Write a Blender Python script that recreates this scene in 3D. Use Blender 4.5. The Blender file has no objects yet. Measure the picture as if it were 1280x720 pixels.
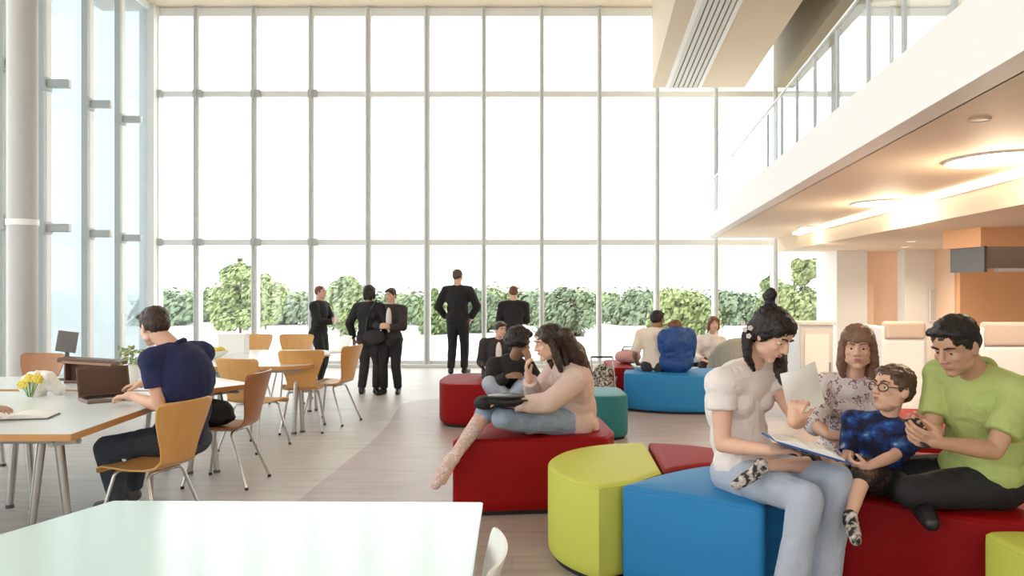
import bpy, bmesh, math, random
from mathutils import Vector, Matrix, noise
random.seed(7)
SC = bpy.context.scene
COL = SC.collection
CAMZ, HOR, FPX = 1.5, 355.0, 1000.0
V = Vector
Z = V((0, 0, 1))

def P(px, py, D):
    """a point of the room seen at photo pixel px, py, D metres away"""
    return V(((px - 640) / FPX * D, D, CAMZ - (py - HOR) / FPX * D))

def PX(px, D):
    return (px - 640) / FPX * D

# ------------------------------------------------------------------ materials
MATS = {}

def _nt(name):
    m = bpy.data.materials.new(name)
    m.use_nodes = True
    nt = m.node_tree
    b = nt.nodes['Principled BSDF']
    return m, nt, b

def mat(name, col, rough=0.6, metal=0.0, bump=0.0, bscale=60.0, bdist=0.01, var=0.0, vscale=6.0, spec=0.5, sheen=0.0, trans=0.0):
    if name in MATS:
        return MATS[name]
    m, nt, b = _nt(name)
    b.inputs['Base Color'].default_value = (*col, 1)
    b.inputs['Roughness'].default_value = rough
    b.inputs['Metallic'].default_value = metal
    b.inputs['Specular IOR Level'].default_value = spec
    if sheen:
        b.inputs['Sheen Weight'].default_value = sheen
    if trans:
        b.inputs['Subsurface Weight'].default_value = trans
        b.inputs['Subsurface Radius'].default_value = (0.02, 0.008, 0.004)
    tc = nt.nodes.new('ShaderNodeTexCoord')
    if var:
        n = nt.nodes.new('ShaderNodeTexNoise')
        n.inputs['Scale'].default_value = vscale
        n.inputs['Detail'].default_value = 4
        mx = nt.nodes.new('ShaderNodeMix')
        mx.data_type = 'RGBA'
        mx.inputs['A'].default_value = (*[c * (1 - var) for c in col], 1)
        mx.inputs['B'].default_value = (*[min(1, c * (1 + var)) for c in col], 1)
        nt.links.new(tc.outputs['Object'], n.inputs['Vector'])
        nt.links.new(n.outputs['Fac'], mx.inputs['Factor'])
        nt.links.new(mx.outputs['Result'], b.inputs['Base Color'])
    if bump:
        n2 = nt.nodes.new('ShaderNodeTexNoise')
        n2.inputs['Scale'].default_value = bscale
        n2.inputs['Detail'].default_value = 3
        bp = nt.nodes.new('ShaderNodeBump')
        bp.inputs['Strength'].default_value = bump
        bp.inputs['Distance'].default_value = bdist
        n2.inputs['Distortion'].default_value = 1.2 if bdist > .02 else 0
        nt.links.new(tc.outputs['Object'], n2.inputs['Vector'])
        nt.links.new(n2.outputs['Fac'], bp.inputs['Height'])
        nt.links.new(bp.outputs['Normal'], b.inputs['Normal'])
    MATS[name] = m
    return m

def mat_pattern(name, stops, scale=22.0, rough=0.8, kind='noise', detail=2.0):
    """blotched print: colour ramp (constant steps) over noise"""
    if name in MATS:
        return MATS[name]
    m, nt, b = _nt(name)
    b.inputs['Roughness'].default_value = rough
    tc = nt.nodes.new('ShaderNodeTexCoord')
    n = nt.nodes.new('ShaderNodeTexNoise')
    n.inputs['Scale'].default_value = scale
    n.inputs['Detail'].default_value = detail
    r = nt.nodes.new('ShaderNodeValToRGB')
    r.color_ramp.interpolation = 'CONSTANT'
    els = r.color_ramp.elements
    while len(els) < len(stops):
        els.new(0.5)
    for e, (p, c) in zip(els, stops):
        e.position = p
        e.color = (*c, 1)
    nt.links.new(tc.outputs['Object'], n.inputs['Vector'])
    nt.links.new(n.outputs['Fac'], r.inputs['Fac'])
    nt.links.new(r.outputs['Color'], b.inputs['Base Color'])
    MATS[name] = m
    return m

def mat_wood(name, c1, c2, rough=0.4, axis=(1.0, 9.0, 9.0), scale=3.0):
    if name in MATS:
        return MATS[name]
    m, nt, b = _nt(name)
    b.inputs['Roughness'].default_value = rough
    tc = nt.nodes.new('ShaderNodeTexCoord')
    mp = nt.nodes.new('ShaderNodeMapping')
    mp.inputs['Scale'].default_value = axis
    n = nt.nodes.new('ShaderNodeTexNoise')
    n.inputs['Scale'].default_value = scale
    n.inputs['Detail'].default_value = 6
    n.inputs['Distortion'].default_value = 0.6
    mx = nt.nodes.new('ShaderNodeMix')
    mx.data_type = 'RGBA'
    mx.inputs['A'].default_value = (*c1, 1)
    mx.inputs['B'].default_value = (*c2, 1)
    nt.links.new(tc.outputs['Object'], mp.inputs['Vector'])
    nt.links.new(mp.outputs['Vector'], n.inputs['Vector'])
    nt.links.new(n.outputs['Fac'], mx.inputs['Factor'])
    nt.links.new(mx.outputs['Result'], b.inputs['Base Color'])
    MATS[name] = m
    return m

def mat_glass(name, tint, refl=0.06, haze=0.0, hcol=(0.9, 0.97, 1.0)):
    if name in MATS:
        return MATS[name]
    m = bpy.data.materials.new(name)
    m.use_nodes = True
    nt = m.node_tree
    nt.nodes.clear()
    o = nt.nodes.new('ShaderNodeOutputMaterial')
    t = nt.nodes.new('ShaderNodeBsdfTransparent')
    t.inputs['Color'].default_value = (*tint, 1)
    g = nt.nodes.new('ShaderNodeBsdfGlossy')
    g.inputs['Roughness'].default_value = 0.02
    fr = nt.nodes.new('ShaderNodeMixShader')
    fr.inputs['Fac'].default_value = refl
    nt.links.new(t.outputs[0], fr.inputs[1])
    nt.links.new(g.outputs[0], fr.inputs[2])
    last = fr
    if haze:
        tl = nt.nodes.new('ShaderNodeBsdfTranslucent')
        tl.inputs['Color'].default_value = (*hcol, 1)
        m2 = nt.nodes.new('ShaderNodeMixShader')
        m2.inputs['Fac'].default_value = haze
        nt.links.new(fr.outputs[0], m2.inputs[1])
        nt.links.new(tl.outputs[0], m2.inputs[2])
        last = m2
    nt.links.new(last.outputs[0], o.inputs['Surface'])
    MATS[name] = m
    return m

def mat_emit(name, col, strength):
    if name in MATS:
        return MATS[name]
    m, nt, b = _nt(name)
    b.inputs['Base Color'].default_value = (*col, 1)
    b.inputs['Emission Color'].default_value = (*col, 1)
    b.inputs['Emission Strength'].default_value = strength
    MATS[name] = m
    return m

# ------------------------------------------------------------------ geometry bag
class Geo:
    def __init__(s):
        s.v, s.f = [], []

    def add(s, vs, fs):
        o = len(s.v)
        s.v += [V(x) for x in vs]
        s.f += [[o + i for i in f] for f in fs]
        return s

    def box(s, c, size, R=None):
        c = V(c)
        x, y, z = [d / 2 for d in size]
        vs = [V((a, b, d)) for a in (-x, x) for b in (-y, y) for d in (-z, z)]
        if R is not None:
            vs = [R @ q for q in vs]
        vs = [c + q for q in vs]
        return s.add(vs, [(0, 1, 3, 2), (4, 6, 7, 5), (0, 4, 5, 1), (2, 3, 7, 6), (0, 2, 6, 4), (1, 5, 7, 3)])

    def hexa(s, bot, top):
        """prism between two equal polygons"""
        n = len(bot)
        vs = list(bot) + list(top)
        fs = [tuple(range(n - 1, -1, -1)), tuple(range(n, 2 * n))]
        for i in range(n):
            j = (i + 1) % n
            fs.append((i, j, n + j, n + i))
        return s.add(vs, fs)

    def prism(s, poly, z0, z1):
        return s.hexa([V((p[0], p[1], z0)) for p in poly], [V((p[0], p[1], z1)) for p in poly])

    def cone(s, p1, r1, p2, r2, n=14, c1=True, c2=True):
        """tapered tube, round (True) or flat (False) ends"""
        p1, p2 = V(p1), V(p2)
        d = p2 - p1
        if d.length < 1e-6:
            d = V((0, 0, 1e-4))
        d.normalize()
        a = d.orthogonal().normalized()
        b = d.cross(a)
        rings = []
        if c1:
            rings += [(p1 - d * r1 * math.cos(t), r1 * math.sin(t)) for t in (0.0, 0.5, 1.0)]
        else:
            rings += [(p1, 0.0)]
        rings += [(p1, r1), (p2, r2)]
        if c2:
            rings += [(p2 + d * r2 * math.cos(t), r2 * math.sin(t)) for t in (1.0, 0.5, 0.0)]
        else:
            rings += [(p2, 0.0)]
        vs, idx = [], []
        for c, r in rings:
            if r < 1e-7:
                idx.append([len(vs)])
                vs.append(c)
            else:
                idx.append(list(range(len(vs), len(vs) + n)))
                for k in range(n):
                    th = 2 * math.pi * k / n
                    vs.append(c + (a * math.cos(th) + b * math.sin(th)) * r)
        fs = []
        for i in range(len(idx) - 1):
            A, B = idx[i], idx[i + 1]
            for k in range(n):
                k2 = (k + 1) % n
                if len(A) == 1 and len(B) == 1:
                    break
                if len(A) == 1:
                    fs.append((A[0], B[k], B[k2]))
                elif len(B) == 1:
                    fs.append((A[k], B[0], A[k2]))
                else:
                    fs.append((A[k], B[k], B[k2], A[k2]))
        fs = [tuple(reversed(f)) for f in fs]
        return s.add(vs, fs)

    def chain(s, pts, rs, n=12):
        for i in range(len(pts) - 1):
            s.cone(pts[i], rs[i], pts[i + 1], rs[i + 1], n)
        return s

    def ell(s, c, rad, R=None, n=16, m=10):
        c = V(c)
        vs = [V((0, 0, -rad[2]))]
        for i in range(1, m):
            t = -math.pi / 2 + math.pi * i / m
            for k in range(n):
                a = 2 * math.pi * k / n
                vs.append(V((rad[0] * math.cos(t) * math.cos(a), rad[1] * math.cos(t) * math.sin(a), rad[2] * math.sin(t))))
        vs.append(V((0, 0, rad[2])))
        if R is not None:
            vs = [R @ q for q in vs]
        vs = [c + q for q in vs]
        fs = []
        for k in range(n):
            k2 = (k + 1) % n
            fs.append((0, 1 + k2, 1 + k))
            L = 1 + (m - 2) * n
            fs.append((L + k, L + k2, len(vs) - 1))
            for i in range(m - 2):
                o = 1 + i * n
                fs.append((o + k, o + k2, o + n + k2, o + n + k))
        return s.add(vs, fs)

    def tube(s, pts, r, n=8, closed=False):
        """constant tube along a polyline with mitred joints"""
        pts = [V(p) for p in pts]
        N = len(pts)
        vs, fs = [], []
        prev = None
        for i, p in enumerate(pts):
            if closed:
                d = (pts[(i + 1) % N] - pts[i - 1])
            else:
                d = pts[min(i + 1, N - 1)] - pts[max(i - 1, 0)]
            d.normalize()
            if prev is None:
                a = d.orthogonal().normalized()
            else:
                a = (prev - d * prev.dot(d))
                a = a.normalized() if a.length > 1e-6 else d.orthogonal().normalized()
            prev = a
            b = d.cross(a)
            for k in range(n):
                th = 2 * math.pi * k / n
                vs.append(p + (a * math.cos(th) + b * math.sin(th)) * r)
        for i in range(N if closed else N - 1):
            j = (i + 1) % N
            for k in range(n):
                k2 = (k + 1) % n
                fs.append((i * n + k, i * n + k2, j * n + k2, j * n + k))
        if not closed:
            fs.append(tuple(range(n - 1, -1, -1)))
            fs.append(tuple((N - 1) * n + k for k in range(n)))
        return s.add(vs, fs)

    def mesh(s, name, base=None):
        me = bpy.data.meshes.new(name)
        b = V(base) if base is not None else V((0, 0, 0))
        me.from_pydata([tuple(q - b) for q in s.v], [], [tuple(f) for f in s.f])
        me.validate()
        me.update()
        return me

def smooth(me, ang=None):
    for p in me.polygons:
        p.use_smooth = True
    if ang is not None:
        try:
            me.set_sharp_from_angle(angle=math.radians(ang))
        except Exception:
            pass
    return me

def link(name, me, m, parent=None, loc=None):
    o = bpy.data.objects.new(name, me)
    COL.objects.link(o)
    if m is not None:
        me.materials.clear()
        me.materials.append(m)
    if parent is not None:
        o.parent = parent
    if loc is not None:
        o.location = loc
    return o

def thing(name, label, cat, loc=(0, 0, 0), rz=0.0, group=None):
    o = bpy.data.objects.new(name, None)
    o.empty_display_size = 0.1
    COL.objects.link(o)
    o.location = loc
    o.rotation_euler = (0, 0, rz)
    tag(o, label, cat, group)
    return o

def tag(o, label, cat, group=None):
    o['label'] = label
    o['category'] = cat
    if group:
        o['group'] = group
    return o

def struct(name, g, m, parent=None, label=None):
    o = link(name, g.mesh(name), m, parent)
    if parent is None:
        o['kind'] = 'structure'
        if label:
            o['label'] = label
    return o

def part(name, g, m, parent, sm=None, label=None, base=None):
    """mesh child; g is in the parent's own coordinates unless base is the parent's place"""
    me = g.mesh(name, base)
    if sm is not None:
        smooth(me, sm)
    o = link(name, me, m, parent)
    if label:
        o['label'] = label
    return o

def single(name, g, m, label, cat, group=None, sm=None, base=None, kind=None):
    b = V(base) if base is not None else V((0, 0, 0))
    me = g.mesh(name, b)
    if sm is not None:
        smooth(me, sm)
    o = link(name, me, m, None, b)
    tag(o, label, cat, group)
    if kind:
        o['kind'] = kind
    return o

def bevel(o, w=0.005, seg=2):
    md = o.modifiers.new('edge_round', 'BEVEL')
    md.width = w
    md.segments = seg
    md.limit_method = 'ANGLE'
    return o

CLOUD = {}

def cloud(size):
    if size not in CLOUD:
        t = bpy.data.textures.new('folds', 'CLOUDS')
        t.noise_scale = size
        CLOUD[size] = t
    return CLOUD[size]

def remesh(g, voxel, sm_iter=4, base=None, folds=0.0, fsize=0.07, name='m'):
    """one continuous skin over all the volumes in g"""
    me = g.mesh('tmp', base)
    o = bpy.data.objects.new('tmp', me)
    COL.objects.link(o)
    md = o.modifiers.new('r', 'REMESH')
    md.mode = 'VOXEL'
    md.voxel_size = voxel
    if sm_iter:
        ms = o.modifiers.new('s', 'SMOOTH')
        ms.factor = 0.5
        ms.iterations = sm_iter
    if folds:
        mdp = o.modifiers.new('d', 'DISPLACE')
        mdp.texture = cloud(fsize)
        mdp.texture_coords = 'LOCAL'
        mdp.strength = folds
        mdp.mid_level = 0.4
    dg = bpy.context.evaluated_depsgraph_get()
    dg.update()
    ev = o.evaluated_get(dg)
    out = bpy.data.meshes.new_from_object(ev, depsgraph=dg)
    out.name = name
    bpy.data.objects.remove(o)
    bpy.data.meshes.remove(me)
    return smooth(out)

def copy_tree(o, parent=None):
    c = o.copy()
    COL.objects.link(c)
    if parent is not None:
        c.parent = parent
    for ch in list(o.children):
        copy_tree(ch, c)
    return c

def round_poly(pts, n=6):
    """pts: (x, y, r) corners; returns an outline with rounded corners"""
    out = []
    N = len(pts)
    for i in range(N):
        p = V(pts[i][:2])
        a = V(pts[i - 1][:2]) - p
        b = V(pts[(i + 1) % N][:2]) - p
        r = min(pts[i][2], a.length * .48, b.length * .48)
        if r < 1e-4:
            out.append(p)
            continue
        A, B = p + a.normalized() * r, p + b.normalized() * r
        for k in range(n + 1):
            t = k / n
            out.append(A * (1 - t) ** 2 + p * 2 * t * (1 - t) + B * t ** 2)
    return out

def densify(pts, step=0.05):
    out = []
    N = len(pts)
    for i in range(N):
        a, b = pts[i], pts[(i + 1) % N]
        k = max(1, int((b - a).length / step))
        for j in range(k):
            out.append(a + (b - a) * (j / k))
    return out
# ------------------------------------------------------------------ people
def frame(f, up=Z):
    """rotation whose columns are right, forward, up"""
    f = V(f).normalized()
    r = f.cross(V(up))
    if r.length < 1e-4:
        r = V((1, 0, 0))
    r.normalize()
    u = r.cross(f).normalized()
    return Matrix((r, f, u)).transposed()

def frame_up(u, f):
    """as frame(), but u is kept exactly"""
    u = V(u).normalized()
    r = V(f).cross(u).normalized()
    f2 = u.cross(r).normalized()
    return Matrix((r, f2, u)).transposed()

def ik(a, t, l1, l2, pole):
    a, t, pole = V(a), V(t), V(pole)
    d = t - a
    L = d.length
    mx = (l1 + l2) * 0.995
    if L > mx:
        d = d * (mx / L)
        t = a + d
        L = mx
    dn = d.normalized()
    x = (l1 * l1 - l2 * l2 + L * L) / (2 * L)
    h = math.sqrt(max(l1 * l1 - x * x, 0))
    q = (pole - a)
    q = q - dn * q.dot(dn)
    q = q.normalized() if q.length > 1e-5 else dn.orthogonal().normalized()
    return a + dn * x + q * h, t

def add_hand(g, W, d, n, hl, side, curl=0.35, grow=1.0):
    """palm, four unequal bent fingers, a thumb off the side of the palm"""
    d = V(d).normalized()
    n = V(n)
    n = (n - d * n.dot(d)).normalized()
    th = d.cross(n) if side == 'R' else n.cross(d)
    th.normalize()
    R = Matrix((th, d, n)).transposed()
    palm = hl * .50
    g.cone(W, .15 * hl * grow, W + d * palm * .45, .17 * hl * grow)
    for k, off in enumerate((.17, .06, -.06, -.17)):
        g.cone(W + d * palm * .2 + th * off * .7 * hl, .085 * hl, W + d * palm + th * off * hl * 1.15, .075 * hl)
    g.ell(W + d * palm * .55, (.21 * hl, .27 * hl, .085 * hl), R)
    lens = (.44, .49, .45, .35)
    for k, off in enumerate((.205, .07, -.07, -.205)):
        L = lens[k] * hl
        p = W + d * palm * .98 + th * off * hl
        dd = (d + th * off * .35).normalized()
        r = (.066, .069, .066, .057)[k] * hl * grow
        ang = curl * (.7 + .12 * k)
        for s_, fr in enumerate((.46, .30, .24)):
            rot = Matrix.Rotation(ang * (1.0 if s_ == 0 else 1.15), 3, th if side == 'R' else th)
            # rotate towards the palm side
            d2 = rot @ dd
            if d2.dot(n) < dd.dot(n):
                d2 = Matrix.Rotation(-ang * (1.0 if s_ == 0 else 1.15), 3, th) @ dd
            dd = d2.normalized()
            q = p + dd * L * fr
            g.cone(p, r, q, r * .9)
            p, r = q, r * .9
    # thumb
    p = W + d * palm * .28 + th * .15 * hl
    dd = (d * .62 + th * .72 + n * (.25 + curl * .4)).normalized()
    q = p + dd * .22 * hl
    g.cone(p, .095 * hl * grow, q, .075 * hl * grow)
    dd = (d * .85 + th * .35 + n * (.2 + curl * .5)).normalized()
    q2 = q + dd * .19 * hl
    g.cone(q, .074 * hl * grow, q2, .066 * hl * grow)
    dd = (d * .95 + th * .1 + n * (.2 + curl * .6)).normalized()
    g.cone(q2, .066 * hl * grow, q2 + dd * .13 * hl, .055 * hl * grow)

def add_head(g, c, R, h, child=False, neck_to=None, nr=0.05):
    T = lambda x, y, z: c + R @ V((x * h, y * h, z * h))
    E = lambda p, rad, rr=None: g.ell(T(*p), [q * h for q in rad], R if rr is None else R @ rr, 20, 14)
    E((0, -.05, .14), (.335, .42, .36))
    E((0, .12, -.16), (.265, .265, .33))
    E((0, .02, -.12), (.29, .30, .26))
    E((0, .27, -.40), (.115, .10, .085))
    for s in (-1, 1):
        E((s * .13, .315, .115), (.11, .06, .035))
        E((s * .165, .265, -.09), (.09, .085, .08))
        E((s * .345, -.02, -.03), (.035, .085, .14), Matrix.Rotation(s * .35, 3, 'Z'))
        E((s * .345, -.01, -.12), (.03, .05, .06))
        E((s * .055, .415, -.115), (.04, .045, .035))
        E((s * .20, .08, -.30), (.08, .14, .08))
    g.cone(T(0, .365, .08), .035 * h, T(0, .455, -.095), .05 * h)
    E((0, .365, -.235), (.105, .05, .045))
    if neck_to is not None:
        g.cone(neck_to, nr * 1.08, T(0, -.10, -.22), nr * .95, 18)

def face_parts(root, base, c, R, h, brow_m, lip_m, eye_m, iris_m, lid_m):
    T = lambda x, y, z: c + R @ V((x * h, y * h, z * h))
    for s in (-1, 1):
        g = Geo().ell(T(s * .132, .277, .02), (.056 * h, .055 * h, .042 * h), R, 14, 10)
        e = part('eye', g, eye_m, root, 180, base=base)
        g = Geo().ell(T(s * .132, .321, .016), (.027 * h, .016 * h, .029 * h), R, 12, 8)
        part('iris', g, iris_m, e, 180, base=base)
        g = Geo().ell(T(s * .132, .278, .042), (.066 * h, .060 * h, .034 * h), R, 14, 10)
        part('eyelid', g, lid_m, root, 180, base=base)
        g = Geo().chain([T(s * .06, .372, .115), T(s * .14, .375, .145), T(s * .225, .315, .12)], [.016 * h, .02 * h, .011 * h], 8)
        part('eyebrow', g, brow_m, root, 180, base=base)
    g = Geo()
    g.ell(T(0, .398, -.217), (.085 * h, .028 * h, .016 * h), R, 12, 8)
    g.ell(T(0, .392, -.246), (.070 * h, .032 * h, .020 * h), R, 12, 8)
    part('lips', g, lip_m, root, 180, base=base)

def glasses(root, base, c, R, h, m):
    T = lambda x, y, z: c + R @ V((x * h, y * h, z * h))
    g = Geo()
    for s in (-1, 1):
        pts = [T(s * .15 + .115 * math.cos(a), .40 - .04 * abs(math.cos(a)) * (1 if math.cos(a) * s > 0 else 0), .01 + .085 * math.sin(a))
               for a in [2 * math.pi * k / 16 for k in range(16)]]
        g.tube(pts, .012 * h, 6, True)
        g.tube([T(s * .26, .37, .03), T(s * .36, .15, .04), T(s * .375, -.05, .03)], .011 * h, 6)
    g.tube([T(-.04, .41, .03), T(0, .43, .04), T(.04, .41, .03)], .011 * h, 6)
    part('glasses', g, m, root, 180, base=base)

def hair_geo(c, R, h, style):
    g = Geo()
    T = lambda x, y, z: c + R @ V((x * h, y * h, z * h))
    E = lambda p, rad: g.ell(T(*p), [q * h for q in rad], R, 20, 14)
    rnd = random.Random(len(style) * 31 + 5)
    if style == 'bald':
        return None
    if style in ('short', 'crop'):
        k = 1.0 if style == 'short' else .96
        E((0, -.085, .20), (.372 * k, .425 * k, .345 * k))
        E((0, -.22, .02), (.325 * k, .27 * k, .30 * k))
        for s in (-1, 1):
            E((s * .27, -.10, .06), (.10 * k, .17 * k, .19 * k))
            E((s * .31, .05, .10), (.05, .07, .14))
        if style == 'short':
            for i in range(9):
                x = -.26 + .065 * i
                E((x, .22 - abs(x) * .35, .40 - abs(x) * .3), (.10, .13, .07))
    if style == 'curly':
        for i in range(150):
            th, ph = rnd.uniform(0, 2 * math.pi), rnd.uniform(-.5, 1.5)
            x, y, z = math.cos(ph) * math.cos(th), math.cos(ph) * math.sin(th), math.sin(ph)
            if y > .15 and z < .5:
                continue
            q = rnd.uniform(.09, .14)
            E((x * .42, y * .46 - .08, .15 + z * .42), (q, q, q))
        E((0, -.14, .20), (.39, .42, .36))
    if style in ('long', 'bob', 'bun', 'wrapped', 'fringe'):
        E((0, -.085, .20), (.38, .435, .35))
        E((0, -.22, -.02), (.345, .28, .36))
        for s in (-1, 1):
            E((s * .30, -.06, .04), (.10, .20, .24))
            E((s * .27, .14, .22), (.10, .15, .17))
        if style == 'fringe':
            for i in range(9):
                x = -.26 + .065 * i
                g.cone(T(x * .8, .20, .46), .06 * h, T(x, .355 - abs(x) * .42, .20), .045 * h)
        if style in ('long', 'fringe', 'bob'):
            lo = {'long': -.85, 'fringe': -.72, 'bob': -.42}[style]
            for s in (-1, 1):
                g.cone(T(s * .31, .0, .1), .11 * h, T(s * .35, -.02, lo * .6), .12 * h)
                g.cone(T(s * .35, -.02, lo * .6), .12 * h, T(s * .33, -.03, lo), .07 * h)
            for x in (-.2, 0, .2):
                g.cone(T(x, -.32, 0), .16 * h, T(x, -.30, lo), .12 * h)
        if style == 'bun':
            g.ell(T(-.02, -.50, .60), (.125 * h, .125 * h, .165 * h), R)
            g.cone(T(0, -.30, .40), .10 * h, T(-.02, -.44, .50), .09 * h)
            E((0, .14, .33), (.30, .19, .17))
    return g

def person(sp):
    S = sp.get('S', 1.65)
    vox = sp.get('vox', .006)
    fem = sp.get('fem', False)
    det = sp.get('det', 1)
    fat = sp.get('fat', 1.0)
    hh = sp.get('hh', .132 * S)
    pel, neck = V(sp['pel']), V(sp['neck'])
    base = V((pel.x, pel.y, sp.get('z0', 0.0)))
    root = thing('person', sp['label'], 'person', base, group=sp.get('group'))
    hf, cf = V(sp['hf']).normalized(), V(sp.get('cf', sp['hf'])).normalized()
    spine = neck - pel
    back = V(sp.get('bend', (0, 0, 0)))
    p1 = pel + spine * .34 + back * .8
    p2 = pel + spine * .68 + back
    HR = frame_up(Z if spine.normalized().z > .3 else spine, hf)
    HR = frame_up((Z + spine.normalized() * .6), hf)
    CR = frame_up((neck - p1), cf)
    cr, cfw, cu = CR.col[0], CR.col[1], CR.col[2]
    hr = HR.col[0]
    sw = sp.get('sw', (.104 if fem else .116)) * S
    sh = {'R': neck + cr * sw - cu * .038 * S, 'L': neck - cr * sw - cu * .038 * S}
    for k in 'RL':
        if 'sh' + k in sp:
            sh[k] = V(sp['sh' + k])
    hw = .052 * S
    hip = {'R': pel + hr * hw, 'L': pel - hr * hw}
    ak, lk = sp.get('ak', 1.0), sp.get('lk', 1.0)
    ua, fa = .172 * S * ak, .150 * S * ak
    tl, sl = .245 * S * lk, .24 * S * lk
    el, wr, kn, an = {}, {}, {}, {}
    for k in 'RL':
        A = sp['arm' + k]
        el[k], wr[k] = ik(sh[k], A['wr'], ua, fa, A['el'])
        Lg = sp['leg' + k]
        if Lg.get('direct'):
            kn[k], an[k] = V(Lg['kn']), V(Lg['an'])
        else:
            q = Lg.get('k', 1.0)
            kn[k], an[k] = ik(hip[k], Lg['an'], tl * q, sl * q, Lg['kn'])
    hc, hfd = V(sp['head']), V(sp['headf'])
    HD = frame(hfd, sp.get('headup', Z))
    nr = (.031 if fem else .036) * S

    def torso(g, e=0.0, low=True, up=True, pants=False, lift=0.0):
        f = fat
        if lift:
            g.ell(pel + HR.col[2] * lift * S, ((.10 if fem else .095) * S * f + e, .072 * S * f + e, .055 * S + e), HR)
        elif low:
            g.ell(pel, ((.10 if fem else .095) * S * f + e, .072 * S * f + e, .075 * S + e), HR)
            for s in (-1, 1):
                g.ell(pel - HR.col[1] * .03 * S + hr * s * .045 * S - Z * .005 * S, (.053 * S + e, .053 * S + e, .055 * S + e), HR)
        if pants:
            g.cone(pel, .066 * S * f, p1, .056 * S * f)
            return
        g.cone(pel, .07 * S * f + e, p1, .064 * S * f + e)
        g.ell(p1, ((.076 if fem else .084) * S * f + e, .062 * S * f + e, .085 * S + e), CR)
        if up:
            g.cone(p1, .062 * S * f + e, p2, .066 * S * f + e)
            g.ell(p2, ((.088 if fem else .10) * S * f + e, .068 * S * f + e, .11 * S + e), CR)
            q = pel + spine * .86 + back * .4
            g.ell(q, ((.085 if fem else .10) * S + e, .054 * S + e, .055 * S + e), CR)
            for k in 'RL':
                g.cone(neck - cu * .022 * S, .032 * S + e, sh[k], .035 * S + e)
                g.ell(sh[k], [.034 * S + e * .7] * 3)
            if fem:
                for s in (-1, 1):
                    g.ell(p2 + cfw * .046 * S + cr * s * .042 * S + cu * .014 * S, [.031 * S + e] * 3)

    # body ----------------------------------------------------------
    g = Geo()
    torso(g)
    for k in 'RL':
        A = sp['arm' + k]
        g.cone(sh[k], .032 * S, sh[k].lerp(el[k], .5), .0285 * S)
        g.cone(sh[k].lerp(el[k], .5), .0285 * S, el[k], .0235 * S)
        m_ = el[k].lerp(wr[k], .3)
        g.cone(el[k], .0235 * S, m_, .0245 * S)
        g.cone(m_, .0245 * S, wr[k], .0165 * S)
        hd = V(A.get('hd', wr[k] - el[k]))
        add_hand(g, wr[k], hd, A.get('hn', (0, 0, -1)), A.get('hl', .105 * S), k, A.get('curl', .3))
        g.cone(hip[k], .052 * S, hip[k].lerp(kn[k], .4), .046 * S)
        g.cone(hip[k].lerp(kn[k], .4), .046 * S, kn[k], .034 * S)
        m_ = kn[k].lerp(an[k], .3)
        g.cone(kn[k], .034 * S, m_, .033 * S)
        g.cone(m_, .033 * S, an[k], .021 * S)
        fd = V(sp['leg' + k].get('fd', hf)).normalized()
        g.cone(an[k] - V((0, 0, .008 * S)), .02 * S, an[k] + fd * .085 * S - V((0, 0, .022 * S)), .015 * S)
    add_head(g, hc, HD, hh, neck_to=neck - cu * .02 * S, nr=nr)
    body = link('body', remesh(g, vox, 3, base, name='body'), sp['skin'], root)

    # trousers ------------------------------------------------------
    b = sp['bottom']
    e = b.get('e', .010)
    g = Geo()
    torso(g, e, True, False, True)
    for k in 'RL':
        L = sp['leg' + k].get('len', b.get('len', 1.9))
        mid = hip[k].lerp(kn[k], .4)
        if L <= 1:
            endp = hip[k].lerp(kn[k], L)
            g.cone(hip[k], .053 * S + e, mid, .048 * S + e * 1.2)
            if L > .4:
                g.cone(mid, .048 * S + e * 1.2, endp, .043 * S + e * 1.5, c2=False)
        else:
            g.cone(hip[k], .053 * S + e, mid, .047 * S + e)
            g.cone(mid, .047 * S + e, kn[k], .036 * S + e)
            endp = kn[k].lerp(an[k], L - 1)
            m_ = kn[k].lerp(an[k], .35 * min(1, (L - 1) * 2))
            g.cone(kn[k], .036 * S + e, m_, .034 * S + e)
            g.cone(m_, .034 * S + e, endp, b.get('cuff', .026) * S + e * 1.2, c2=False)
    link(b.get('name', 'trousers'), remesh(g, max(vox, .006), 8, base, b.get('folds', .012), .09, name='trousers'), b['mat'], root)

    # shirt ----------------------------------------------------------
    t = sp['top']
    e = t.get('e', .012) + .004
    g = Geo()
    torso(g, e, True, True, lift=t.get('lift', .035))
    for k in 'RL':
        L = t.get('sleeve' + k, t.get('sleeve', .6))
        if L <= 1:
            g.cone(sh[k], .034 * S + e * .6, sh[k].lerp(el[k], L), .031 * S + e * .8, c2=False)
        else:
            g.cone(sh[k], .034 * S + e, el[k], .027 * S + e)
            g.cone(el[k], .027 * S + e, el[k].lerp(wr[k], L - 1), .020 * S + e * .7, c2=False)
    for c_, r_ in t.get('extra', []):
        g.ell(c_, r_)
    if t.get('hood'):
        g.ell(neck - cfw * .05 * S + cu * .01 * S, (.075 * S, .05 * S, .04 * S), CR)
    link(t.get('name', 'shirt'), remesh(g, max(vox, .006), 8 if vox < .009 else 5, base, t.get('folds', .014), .10, name='shirt'), t['mat'], root)
    if t.get('collar') is not None:
        g = Geo()
        ax = (hc + HD @ V((0, -.10 * hh, -.22 * hh)) - (neck - cu * .02 * S)).normalized()
        a_ = ax.orthogonal().normalized()
        b_ = ax.cross(a_)
        for q, r in ((.004, nr * 1.16),):
            pts = [neck - cu * .004 * S + ax * q + (a_ * math.cos(w) + b_ * math.sin(w)) * (r + .004) for w in [2 * math.pi * i / 24 for i in range(24)]]
            g.tube(pts, .0085 * S, 8, True)
        part('collar', g, t['collar'], root, 180, base=base)

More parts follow.
